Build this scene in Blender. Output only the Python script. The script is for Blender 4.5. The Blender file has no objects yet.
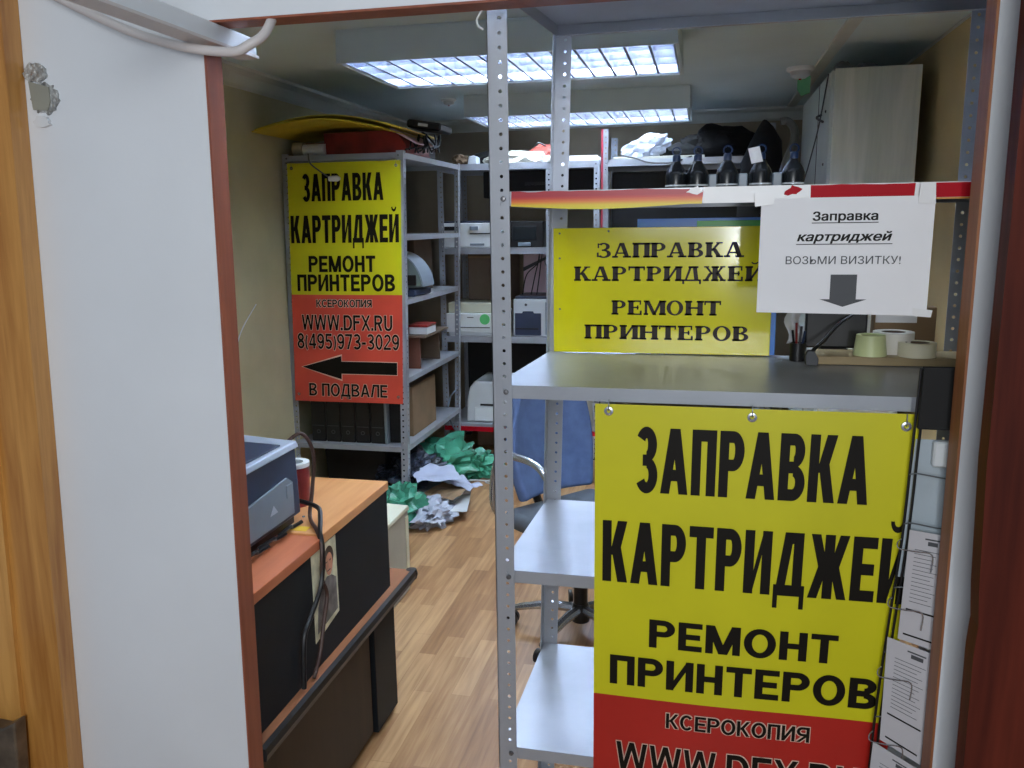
import bpy, bmesh, math, random
from mathutils import Vector, Matrix
random.seed(7)
SC = bpy.context.scene
COL = SC.collection
R = math.radians
PI = math.pi

# ------------------------------------------------------------------ materials
def lin(c):
    return tuple(((v/255)/12.92 if v/255 <= .04045 else (((v/255)+.055)/1.055)**2.4) for v in c) + (1,)
MATS = {}
def mat(name, rgb, rough=.5, metal=0, var=.06, vscale=6, bump=0, bscale=60, coat=0, spec=.5, sheen=0, stretch=(1,1,1), alpha=1, trans=0):
    if name in MATS: return MATS[name]
    m = bpy.data.materials.new(name); m.use_nodes = True
    nt = m.node_tree; b = nt.nodes['Principled BSDF']
    tc = nt.nodes.new('ShaderNodeTexCoord'); mp = nt.nodes.new('ShaderNodeMapping')
    mp.inputs['Scale'].default_value = stretch
    nt.links.new(tc.outputs['Object'], mp.inputs['Vector'])
    nz = nt.nodes.new('ShaderNodeTexNoise'); nz.inputs['Scale'].default_value = vscale; nz.inputs['Detail'].default_value = 5
    nt.links.new(mp.outputs[0], nz.inputs['Vector'])
    rp = nt.nodes.new('ShaderNodeValToRGB')
    c = lin(rgb)
    rp.color_ramp.elements[0].color = tuple(max(0, v*(1-var*2.2)) for v in c[:3]) + (1,)
    rp.color_ramp.elements[1].color = tuple(min(1, v*(1+var*1.6)) for v in c[:3]) + (1,)
    rp.color_ramp.elements[0].position = .3; rp.color_ramp.elements[1].position = .7
    nt.links.new(nz.outputs['Fac'], rp.inputs[0]); nt.links.new(rp.outputs[0], b.inputs['Base Color'])
    b.inputs['Roughness'].default_value = rough; b.inputs['Metallic'].default_value = metal
    b.inputs['Coat Weight'].default_value = coat; b.inputs['Specular IOR Level'].default_value = spec
    b.inputs['Coat Roughness'].default_value = .08
    if sheen: b.inputs['Sheen Weight'].default_value = sheen
    if alpha < 1: b.inputs['Alpha'].default_value = alpha
    if trans: b.inputs['Transmission Weight'].default_value = trans
    if bump:
        n2 = nt.nodes.new('ShaderNodeTexNoise'); n2.inputs['Scale'].default_value = bscale; n2.inputs['Detail'].default_value = 4
        nt.links.new(mp.outputs[0], n2.inputs['Vector'])
        bp = nt.nodes.new('ShaderNodeBump'); bp.inputs['Strength'].default_value = bump; bp.inputs['Distance'].default_value = .01
        nt.links.new(n2.outputs['Fac'], bp.inputs['Height']); nt.links.new(bp.outputs[0], b.inputs['Normal'])
    MATS[name] = m
    return m
def wood(name, a, b_, rough=.4, axis='Z', scale=1.0, coat=0, fine=22):
    m = mat(name, a, rough, coat=coat)
    nt = m.node_tree; bs = nt.nodes['Principled BSDF']
    for l in list(bs.inputs['Base Color'].links): nt.links.remove(l)
    mp = [n for n in nt.nodes if n.type == 'MAPPING'][0]
    s = {'X': (.6, 9, 9), 'Y': (9, .6, 9), 'Z': (9, 9, .6)}[axis]
    mp.inputs['Scale'].default_value = tuple(v*scale for v in s)
    n1 = nt.nodes.new('ShaderNodeTexNoise'); n1.inputs['Scale'].default_value = 1.6; n1.inputs['Detail'].default_value = 8; n1.inputs['Distortion'].default_value = 1.2
    nt.links.new(mp.outputs[0], n1.inputs['Vector'])
    n2 = nt.nodes.new('ShaderNodeTexNoise'); n2.inputs['Scale'].default_value = fine/2; n2.inputs['Detail'].default_value = 3
    nt.links.new(mp.outputs[0], n2.inputs['Vector'])
    mx = nt.nodes.new('ShaderNodeMath'); mx.operation = 'MULTIPLY_ADD'; mx.inputs[1].default_value = .35
    nt.links.new(n2.outputs['Fac'], mx.inputs[0]); nt.links.new(n1.outputs['Fac'], mx.inputs[2])
    rp = nt.nodes.new('ShaderNodeValToRGB'); rp.color_ramp.elements[0].position = .48; rp.color_ramp.elements[1].position = .86
    rp.color_ramp.elements[0].color = lin(a); rp.color_ramp.elements[1].color = lin(b_)
    nt.links.new(mx.outputs[0], rp.inputs[0]); nt.links.new(rp.outputs[0], bs.inputs['Base Color'])
    return m
def floor_mat():
    m = mat('laminate_floor', (170, 120, 75), .33)
    nt = m.node_tree; bs = nt.nodes['Principled BSDF']
    for l in list(bs.inputs['Base Color'].links): nt.links.remove(l)
    tc = [n for n in nt.nodes if n.type == 'TEX_COORD'][0]
    mp = nt.nodes.new('ShaderNodeMapping'); mp.inputs['Rotation'].default_value = (0, 0, PI/2)
    nt.links.new(tc.outputs['Object'], mp.inputs['Vector'])
    br = nt.nodes.new('ShaderNodeTexBrick'); br.inputs['Scale'].default_value = 1
    br.inputs['Brick Width'].default_value = .40; br.inputs['Row Height'].default_value = .068
    br.inputs['Mortar Size'].default_value = .0012; br.inputs['Mortar Smooth'].default_value = .2; br.offset = .37; br.squash = 1
    br.inputs['Color1'].default_value = (0, 0, 0, 1); br.inputs['Color2'].default_value = (1, 1, 1, 1); br.inputs['Mortar'].default_value = (.28, .28, .28, 1)
    nt.links.new(mp.outputs[0], br.inputs['Vector'])
    mg = nt.nodes.new('ShaderNodeMapping'); mg.inputs['Scale'].default_value = (26, 1.6, 1)
    nt.links.new(tc.outputs['Object'], mg.inputs['Vector'])
    nz = nt.nodes.new('ShaderNodeTexNoise'); nz.inputs['Scale'].default_value = 2; nz.inputs['Detail'].default_value = 6
    nt.links.new(mg.outputs[0], nz.inputs['Vector'])
    ad = nt.nodes.new('ShaderNodeMath'); ad.operation = 'MULTIPLY_ADD'; ad.inputs[1].default_value = .42
    nt.links.new(br.outputs['Color'], ad.inputs[0]); nt.links.new(nz.outputs['Fac'], ad.inputs[2])
    rp = nt.nodes.new('ShaderNodeValToRGB')
    e = rp.color_ramp.elements; e[0].position = .3; e[0].color = lin((122, 84, 52)); e[1].position = 1; e[1].color = lin((184, 146, 104))
    k = e.new(.65); k.color = lin((152, 112, 74))
    nt.links.new(ad.outputs[0], rp.inputs[0]); nt.links.new(rp.outputs[0], bs.inputs['Base Color'])
    return m
def ramp_mat(name, stops, rough=.4, axis=2):
    m = mat(name, (200, 30, 30), rough)
    nt = m.node_tree; bs = nt.nodes['Principled BSDF']
    for l in list(bs.inputs['Base Color'].links): nt.links.remove(l)
    tc = [n for n in nt.nodes if n.type == 'TEX_COORD'][0]
    sp = nt.nodes.new('ShaderNodeSeparateXYZ'); nt.links.new(tc.outputs['Generated'], sp.inputs[0])
    rp = nt.nodes.new('ShaderNodeValToRGB'); e = rp.color_ramp.elements
    e[0].position = stops[0][0]; e[0].color = lin(stops[0][1]); e[1].position = stops[-1][0]; e[1].color = lin(stops[-1][1])
    for p, c in stops[1:-1]:
        k = e.new(p); k.color = lin(c)
    nt.links.new(sp.outputs[axis], rp.inputs[0]); nt.links.new(rp.outputs[0], bs.inputs['Base Color'])
    return m
def emit(name, rgb, s):
    m = bpy.data.materials.new(name); m.use_nodes = True
    b = m.node_tree.nodes['Principled BSDF']; b.inputs['Base Color'].default_value = lin(rgb)
    b.inputs['Emission Color'].default_value = lin(rgb); b.inputs['Emission Strength'].default_value = s
    return m

M_METAL = mat('grey_painted_steel', (164, 168, 175), .32, .25, var=.03, vscale=12)
M_METALD = mat('aged_grey_steel', (150, 154, 160), .42, .25, var=.05, vscale=14)
M_BOLT = mat('zinc_bolt', (120, 120, 122), .35, .8)
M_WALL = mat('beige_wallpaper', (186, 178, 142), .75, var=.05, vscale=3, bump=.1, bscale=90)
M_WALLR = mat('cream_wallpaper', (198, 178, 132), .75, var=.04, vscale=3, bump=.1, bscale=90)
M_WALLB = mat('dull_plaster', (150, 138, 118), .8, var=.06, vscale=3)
M_CEIL = mat('ceiling_paint', (204, 222, 228), .6, var=.03, vscale=2)
M_CORN = mat('cornice_plastic', (196, 200, 196), .5, var=.03)
M_PANEL = mat('white_laminate', (222, 226, 230), .38, var=.02, vscale=2.5, bump=.02, bscale=120)
M_TRIML = wood('red_brown_edging', (126, 66, 44), (152, 84, 58), .5)
M_TRIMR = wood('orange_brown_edging', (136, 84, 50), (166, 106, 66), .5)
M_PINE = wood('varnished_pine', (176, 116, 48), (214, 158, 84), .32, coat=.3, scale=1.2)
M_PINE2 = wood('dark_varnished_pine', (164, 106, 44), (204, 148, 76), .35, coat=.3, scale=1.2)
M_MAHOG = wood('mahogany_veneer', (58, 20, 12), (96, 38, 24), .6, scale=.8)
M_MAHOG.node_tree.nodes['Principled BSDF'].inputs['Specular IOR Level'].default_value = .15
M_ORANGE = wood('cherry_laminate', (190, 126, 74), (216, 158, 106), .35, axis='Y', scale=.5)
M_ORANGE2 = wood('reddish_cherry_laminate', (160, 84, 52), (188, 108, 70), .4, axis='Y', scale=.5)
M_LEDGE = wood('brown_laminate', (122, 76, 48), (150, 96, 62), .4, axis='Y', scale=.5)
M_DARKWOOD = wood('dark_brown_laminate', (30, 20, 14), (44, 30, 20), .55, axis='Z', scale=.6)
M_BLACKP = mat('black_panel', (13, 21, 27), .6, var=.1, spec=.3)
M_BLACK = mat('black_plastic', (18, 18, 20), .4, var=.1)
M_BLACKM = mat('matt_black', (14, 14, 15), .75, var=.15)
M_NAVY = mat('dark_blue_grey_plastic', (42, 52, 74), .38, var=.06)
M_SIL = mat('silver_plastic', (176, 184, 196), .32, .2, var=.03)
M_GREYP = mat('grey_plastic', (120, 132, 142), .4, var=.04)
M_GREYL = mat('light_grey_plastic', (205, 210, 212), .42, var=.02)
M_WHITEP = mat('white_plastic', (228, 232, 232), .4, var=.02)
M_CREAM = mat('cream_plastic', (212, 210, 186), .42, var=.03)
M_BEIGEP = mat('beige_grey_plastic', (168, 166, 152), .45, var=.03)
M_CLUT = mat('bluish_used_paper', (178, 184, 204), .7, var=.04)
M_LEAF = mat('matt_leaflet_paper', (190, 188, 192), .8, var=.02)
M_PAPER = mat('white_paper', (232, 232, 234), .7, var=.015)
M_INK = mat('black_ink', (20, 16, 10), .5, var=.1, spec=.2)
M_INKG = mat('grey_ink', (70, 72, 76), .6)
M_YEL = mat('yellow_vinyl', (206, 200, 22), .36, var=.03, vscale=5, coat=.15)
M_YELG = mat('glossy_yellow_plastic', (232, 224, 10), .14, var=.02, coat=.4)
M_RED = mat('red_vinyl', (212, 76, 56), .36, var=.05, vscale=5)
M_REDD = mat('deep_red_vinyl', (176, 34, 26), .36, var=.05, vscale=5)
M_OUTL = mat('pale_outline_ink', (226, 190, 170), .45)
M_REDT = mat('red_tape', (172, 12, 30), .5, var=.05, spec=.12)
M_WTAPE = mat('white_tape', (226, 226, 226), .35, var=.02)
M_CARD = mat('brown_cardboard', (128, 104, 76), .8, var=.08)
M_CARDD = mat('dark_cardboard', (94, 78, 62), .8, var=.08)
M_PINK = mat('pinkish_board', (232, 206, 216), .6, var=.03)
M_BLUEF = mat('blue_grey_fabric', (86, 106, 146), .85, var=.08, vscale=20, bump=.1, bscale=300)
M_GREYF = mat('grey_fabric', (92, 98, 106), .9, var=.08, vscale=20, bump=.1, bscale=300)
M_BAGW = mat('thin_white_plastic_bag', (168, 174, 188), .25, var=.05, bump=.4, bscale=40)
M_BAGG = mat('thin_green_plastic_bag', (66, 140, 112), .25, var=.12, bump=.5, bscale=40)
M_BAGD = mat('dark_bag_cloth', (12, 12, 14), .9, var=.2, bump=.3, bscale=30)
M_BLUE = mat('bright_blue_sheet', (54, 132, 226), .35, var=.03)
M_GREEN = mat('bright_green_sheet', (44, 176, 60), .35, var=.03)
M_GREENP = mat('pale_green_plastic', (206, 214, 158), .45, var=.03)
M_TAPEW = mat('tape_roll_white', (226, 222, 212), .4, var=.02)
M_TAPEC = mat('tape_roll_cream', (224, 218, 190), .35, var=.03)
M_PLANK = wood('raw_plank', (140, 122, 88), (172, 152, 112), .6, axis='X', scale=.8)
M_SKYCAP = mat('blue_cap_plastic', (26, 44, 76), .3, var=.05)
M_BOTTLE = mat('dark_bottle_plastic', (22, 26, 30), .25, var=.1)
M_CABW = wood('whitewashed_laminate', (204, 212, 204), (232, 236, 230), .4, axis='Z', scale=.7)
M_CABS = mat('pale_cabinet_side', (196, 206, 204), .4, var=.03)
M_HOSE = mat('pale_conduit_plastic', (206, 200, 198), .45, var=.03)
M_FOIL = mat('torn_silver_foil', (170, 172, 170), .35, .35, var=.25, vscale=60, bump=.8, bscale=120)
M_TORN = mat('torn_grey_backing', (150, 150, 138), .6, .1, var=.06)
M_CHROME = mat('brushed_silver', (190, 194, 200), .25, .8, var=.03)
M_LOUVER = mat('bright_aluminium', (176, 184, 204), .22, .9, var=.02)
M_BLADE = mat('grey_blade_metal', (96, 102, 118), .35, .5, var=.02)
M_FIX = mat('white_enamel', (204, 218, 222), .4, var=.02)
M_BROWNC = mat('brown_cable', (60, 36, 28), .45)
M_GREYC = mat('grey_wire', (110, 116, 120), .35, .5)
M_PHOTO1 = mat('poster_pale_print', (214, 210, 178), .35, var=.16, vscale=22)
M_PHOTO2 = mat('poster_hair_print', (44, 34, 30), .35, var=.2, vscale=30)
M_PHOTO3 = mat('poster_skin_print', (204, 140, 112), .35, var=.12, vscale=40)
M_PHOTO4 = mat('poster_clothes_print', (106, 102, 100), .35, var=.3, vscale=30)
M_REDCAN = mat('red_label', (112, 32, 36), .35)
M_REDBRN = mat('dark_red_folder', (128, 34, 30), .4, var=.2, vscale=8)
M_YBOARD = mat('yellow_board', (196, 172, 44), .45, var=.08)
M_SIGNEDGE = mat('sign_edge', (150, 150, 40), .4)

# ------------------------------------------------------------------ mesh builder
class MB:
    def __init__(s): s.bm = bmesh.new()
    def box(s, x0, x1, y0, y1, z0, z1, bev=0, rot=None, seg=1):
        b = bmesh.new(); bmesh.ops.create_cube(b, size=1)
        for v in b.verts:
            v.co = Vector(((x0+x1)/2+v.co.x*(x1-x0), (y0+y1)/2+v.co.y*(y1-y0), (z0+z1)/2+v.co.z*(z1-z0)))
        if bev:
            bev = min(bev, .45*min(abs(x1-x0), abs(y1-y0), abs(z1-z0)))
            bmesh.ops.bevel(b, geom=b.edges[:], offset=bev, segments=seg, profile=.5, affect='EDGES')
        if rot:
            c = Vector(((x0+x1)/2, (y0+y1)/2, (z0+z1)/2))
            bmesh.ops.transform(b, matrix=Matrix.Translation(c) @ rot.to_4x4() @ Matrix.Translation(-c), verts=b.verts)
        return s.merge(b)
    def merge(s, b, M=None):
        if M is not None: bmesh.ops.transform(b, matrix=M, verts=b.verts)
        me = bpy.data.meshes.new('tmp'); b.to_mesh(me); b.free(); s.bm.from_mesh(me); bpy.data.meshes.remove(me)
        return s
    def prism(s, pts, axis, a, b, bev=0):
        """extrude polygon pts (2D) along axis from a to b.  axis 'X': pts=(y,z) 'Y': (x,z) 'Z': (x,y)"""
        def P(p, t):
            return {'X': (t, p[0], p[1]), 'Y': (p[0], t, p[1]), 'Z': (p[0], p[1], t)}[axis]
        q = bmesh.new(); n = len(pts)
        A = [q.verts.new(P(p, a)) for p in pts]; B = [q.verts.new(P(p, b)) for p in pts]
        q.faces.new(A); q.faces.new(B[::-1])
        for i in range(n): q.faces.new((A[i], A[(i+1) % n], B[(i+1) % n], B[i]))
        bmesh.ops.recalc_face_normals(q, faces=q.faces)
        if bev: bmesh.ops.bevel(q, geom=q.edges[:], offset=bev, segments=2, profile=.5, affect='EDGES')
        return s.merge(q)
    def lathe(s, prof, c=(0, 0, 0), n=24, axis='Z', closed=False):
        q = bmesh.new(); rings = []
        for r, h in prof:
            ring = []
            for i in range(n):
                a = 2*PI*i/n; x, y = r*math.cos(a), r*math.sin(a)
                p = {'Z': (x, y, h), 'X': (h, x, y), 'Y': (x, h, y)}[axis]
                ring.append(q.verts.new(Vector(p)+Vector(c)))
            rings.append(ring)
        m = len(rings)
        for k in range(m if closed else m-1):
            A, B = rings[k], rings[(k+1) % m]
            for i in range(n): q.faces.new((A[i], A[(i+1) % n], B[(i+1) % n], B[i]))
        if not closed:
            q.faces.new(rings[0]); q.faces.new(rings[-1])
        bmesh.ops.recalc_face_normals(q, faces=q.faces)
        return s.merge(q)
    def tube(s, pts, r, n=8, sub=6, cap=True):
        P = [Vector(p) for p in pts]
        if sub > 1 and len(P) > 2:
            Q = []
            for i in range(len(P)-1):
                p0 = P[max(i-1, 0)]; p1 = P[i]; p2 = P[i+1]; p3 = P[min(i+2, len(P)-1)]
                for k in range(sub):
                    t = k/sub
                    Q.append(.5*((2*p1)+(p2-p0)*t+(2*p0-5*p1+4*p2-p3)*t*t+(3*p1-p0-3*p2+p3)*t**3))
            Q.append(P[-1]); P = Q
        q = bmesh.new(); rings = []
        up = Vector((0, 0, 1)); d0 = (P[1]-P[0]).normalized()
        if abs(d0.dot(up)) > .9: up = Vector((1, 0, 0))
        u = d0.cross(up).normalized()
        for i, p in enumerate(P):
            d = (P[min(i+1, len(P)-1)]-P[max(i-1, 0)]).normalized()
            u = (u-d*u.dot(d)).normalized(); w = d.cross(u)
            rr = r[min(i*len(r)//len(P), len(r)-1)] if isinstance(r, (list, tuple)) else r
            rings.append([q.verts.new(p+(u*math.cos(2*PI*k/n)+w*math.sin(2*PI*k/n))*rr) for k in range(n)])
        for A, B in zip(rings, rings[1:]):
            for k in range(n): q.faces.new((A[k], A[(k+1) % n], B[(k+1) % n], B[k]))
        if cap: q.faces.new(rings[0][::-1]); q.faces.new(rings[-1])
        bmesh.ops.recalc_face_normals(q, faces=q.faces)
        return s.merge(q)
    def blob(s, c, r, sub=3, amp=.25, freq=3.0, seed=0, flat=None):
        q = bmesh.new(); bmesh.ops.create_icosphere(q, subdivisions=sub, radius=1)
        from mathutils import noise
        for v in q.verts:
            n = v.co.normalized()
            k = 1+amp*noise.noise(n*freq+Vector((seed*7.3, seed, 0)))+amp*.5*noise.noise(n*freq*2.7+Vector((seed, 0, seed)))
            v.co = Vector((c[0]+n.x*r[0]*k, c[1]+n.y*r[1]*k, c[2]+n.z*r[2]*k))
            if flat is not None and v.co.z < flat: v.co.z = flat
        return s.merge(q)
    def sheet(s, fn, nu, nv, th=.0):
        """parametric sheet, fn(u,v)->co"""
        q = bmesh.new(); V = [[q.verts.new(fn(i/nu, j/nv)) for j in range(nv+1)] for i in range(nu+1)]
        for i in range(nu):
            for j in range(nv): q.faces.new((V[i][j], V[i+1][j], V[i+1][j+1], V[i][j+1]))
        if th:
            bmesh.ops.recalc_face_normals(q, faces=q.faces)
            bmesh.ops.solidify(q, geom=q.faces[:], thickness=th)
        return s.merge(q)
    def build(s, name, m, parent=None, smooth=False, loc=None):
        me = bpy.data.meshes.new(name)
        bmesh.ops.remove_doubles(s.bm, verts=s.bm.verts, dist=1e-6)
        if parent is not None:
            root = parent
            while root.parent: root = root.parent
            T = Matrix.LocRotScale(root.location, root.rotation_euler, None).inverted()
            bmesh.ops.transform(s.bm, matrix=T, verts=s.bm.verts)
        elif loc is not None:
            bmesh.ops.translate(s.bm, vec=-Vector(loc), verts=s.bm.verts)
        s.bm.to_mesh(me); s.bm.free()
        if smooth:
            for p in me.polygons: p.use_smooth = True
            try: me.set_sharp_from_angle(angle=R(40))
            except Exception: pass
        me.materials.append(m)
        o = bpy.data.objects.new(name, me); COL.objects.link(o)
        if parent is not None: o.parent = parent
        elif loc is not None: o.location = loc
        return o
def tag(o, label=None, cat=None, group=None, kind=None):
    if label: o['label'] = label
    if cat: o['category'] = cat
    if group: o['group'] = group
    if kind: o['kind'] = kind
    return o
def thing(name, label, cat, loc=(0, 0, 0), rz=0, group=None):
    o = bpy.data.objects.new(name, None); COL.objects.link(o); o.location = loc; o.rotation_euler = (0, 0, rz)
    o.empty_display_size = .05
    return tag(o, label, cat, group)
def struct(name, mb, m, label=None): return tag(mb.build(name, m), label, None, None, 'structure')
def kids(o): return [c for c in bpy.data.objects if c.parent == o]
def copy_tree(o, loc=None, rz=None, label=None, parent=None):
    c = o.copy(); COL.objects.link(c); c.parent = parent
    if loc is not None: c.location = loc
    if rz is not None: c.rotation_euler = (0, 0, rz)
    if label: c['label'] = label
    for k in kids(o): copy_tree(k, parent=c)
    return c
def frm(root): # matrix of a thing, for authoring parts in its own frame
    return Matrix.LocRotScale(root.location, root.rotation_euler, None)
def lpart(name, mb, m, root, parent=None, smooth=False):
    """part authored in the thing's local frame"""
    bmesh.ops.transform(mb.bm, matrix=frm(root), verts=mb.bm.verts)
    return mb.build(name, m, parent or root, smooth)

# ------------------------------------------------------------------ lettering
def text_bm(body, x0, x1, z0, cap, bold=.0, shear=0, thick=.0006):
    """flat lettering in local XZ (x right, z up), caps height cap, fitted to x0..x1, standing at y=0 facing -Y"""
    c = bpy.data.curves.new('lettering', 'FONT'); c.body = body; c.resolution_u = 3; c.shear = shear
    c.extrude = 0
    o = bpy.data.objects.new('lettering', c); COL.objects.link(o); bpy.context.view_layer.update()
    me = bpy.data.meshes.new_from_object(o.evaluated_get(bpy.context.evaluated_depsgraph_get()))
    c2 = bpy.data.curves.new('cap', 'FONT'); c2.body = 'Н'
    o2 = bpy.data.objects.new('cap', c2); COL.objects.link(o2); bpy.context.view_layer.update()
    H = o2.dimensions.y
    bpy.data.objects.remove(o2); bpy.data.objects.remove(o)
    xs = [v.co.x for v in me.vertices]; a, b = min(xs), max(xs)
    w = bold*1.25; hz = bold*.7            # stroke growth in font units
    sx = (x1-x0)/(b-a+2*w); sz = cap/(H+2*hz)
    q = bmesh.new()
    offs = [(0, 0)] if not bold else [(w*a, hz*b) for b in (-1, 1, 0) for a in (-1, -.5, 0, .5, 1)]
    for k, (ox, oz) in enumerate(offs):
        p = bmesh.new(); p.from_mesh(me)
        for v in p.verts: v.co = Vector((x0+(v.co.x-a+w+ox)*sx, -.000012*k, z0+(v.co.y+hz+oz)*sz))
        tm = bpy.data.meshes.new('t'); p.to_mesh(tm); p.free(); q.from_mesh(tm); bpy.data.meshes.remove(tm)
    bpy.data.meshes.remove(me)
    return q
def grid_cut(q, step):
    xs = [v.co.x for v in q.verts]; zs = [v.co.z for v in q.verts]
    for ax, lo, hi in ((0, min(xs), max(xs)), (2, min(zs), max(zs))):
        n = Vector((0, 0, 0)); n[ax] = 1; t = (math.floor(lo/step)+1)*step
        while t < hi:
            p = Vector((0, 0, 0)); p[ax] = t
            bmesh.ops.bisect_plane(q, geom=q.verts[:]+q.edges[:]+q.faces[:], plane_co=p, plane_no=n)
            t += step

# slab-serif capitals drawn by hand (unit height)
def glyph_serif(ch):
    S, T, sl, e = .27, .14, .13, .05
    out = []
    def rect(a, b, c, d): out.append([(a, c), (b, c), (b, d), (a, d)])
    def stem(x, top=True, bot=True, w=S):
        rect(x, x+w, 0, 1)
        if bot: rect(x-e, x+w+e, 0, sl)
        if top: rect(x-e, x+w+e, 1-sl, 1)
    def ring(cx, cy, rx, ry, wx, wy, a0, a1, n=14):
        for i in range(n):
            a = R(a0+(a1-a0)*i/n); b = R(a0+(a1-a0)*(i+1)/n)
            f = lambda t, k: (cx+(rx-k*wx)*math.cos(t), cy+(ry-k*wy)*math.sin(t))
            out.append([f(a, 0), f(b, 0), f(b, 1), f(a, 1)])
    def dia(xa, ya, xb, yb, w): out.append([(xa, ya), (xa+w, ya), (xb+w, yb), (xb, yb)])
    if ch == 'П': stem(.06); stem(.62); rect(.06, .83, 1-T, 1); W = .89
    elif ch in 'ИЙ':
        stem(.06); stem(.66); dia(.2, .1, .6, .9, .13); W = .93
        if ch == 'Й': ring(.46, 1.27, .17, .16, .07, .09, 180, 360, 8)
    elif ch == 'Н': stem(.06); stem(.66); rect(.2, .7, .45, .57); W = .93
    elif ch == 'Т': stem(.34, top=False); rect(.02, .87, 1-T, 1); rect(.02, .1, .72, 1); rect(.79, .87, .72, 1); W = .89
    elif ch == 'Р': stem(.06); ring(.42, .72, .34, .28, .2, .1, -90, 90); rect(.2, .44, .9, 1); rect(.2, .44, .44, .54); W = .8
    elif ch == 'В':
        stem(.06); ring(.42, .755, .30, .245, .2, .1, -90, 90); ring(.42, .275, .36, .275, .21, .1, -90, 90)
        rect(.2, .44, .9, 1); rect(.2, .44, .45, .56); rect(.2, .44, 0, .1); W = .82
    elif ch == 'Е': stem(.06); rect(.2, .72, .9, 1); rect(.2, .6, .46, .56); rect(.2, .74, 0, .1); rect(.64, .72, .7, 1); rect(.66, .76, 0, .3); rect(.5, .58, .36, .66); W = .8
    elif ch == 'К': stem(.06); dia(.26, .42, .6, .95, .14); dia(.6, .02, .32, .58, .23); rect(.54, .86, .91, 1); rect(.54, .9, 0, sl); W = .9
    elif ch == 'Ж':
        stem(.46); dia(.05, .02, .3, .55, .17); dia(.9, .02, .64, .55, .17); dia(.1, .96, .4, .45, .13); dia(.88, .96, .6, .45, .13)
        rect(0, .3, 0, sl); rect(.83, 1.13, 0, sl); rect(.04, .3, .91, 1); rect(.83, 1.09, .91, 1); W = 1.16
    elif ch == 'А': dia(.08, .02, .38, 1, .11); dia(.66, .02, .38, 1, .23); rect(.24, .7, .26, .36); rect(-.01, .3, 0, sl); rect(.55, .98, 0, sl); W = .98
    elif ch == 'Д': dia(.12, .08, .36, 1, .12); dia(.6, .08, .5, 1, .21); rect(.3, .8, 1-T, 1); rect(0, .94, 0, .12); rect(0, .1, -.2, .1); rect(.84, .94, -.2, .1); W = .98
    elif ch == 'М': stem(.06, w=.14); stem(.86, w=S); dia(.48, 0, .1, 1, .2); dia(.48, 0, .84, 1, .14); W = 1.13
    elif ch == 'О': ring(.45, .5, .43, .52, .21, .1, 0, 360, 28); W = .9
    elif ch == 'З':
        ring(.36, .755, .32, .265, .2, .1, -90, 150); ring(.36, .27, .38, .29, .21, .1, -150, 90); rect(.26, .4, .46, .57); rect(.04, .12, .66, .98); rect(.0, .1, .04, .36); W = .76
    return out, W
def serif_bm(words, x0, x1, z0, cap):
    polys = []; x = 0
    for ch in words:
        g, W = glyph_serif(ch)
        for p in g: polys.append([(a+x, b) for a, b in p])
        x += W+.05
    k = (x1-x0)/(x-.05)
    q = bmesh.new()
    for p in polys:
        try: q.faces.new([q.verts.new((x0+a*k, 0, z0+b*cap)) for a, b in p])
        except ValueError: pass
    return q
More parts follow.
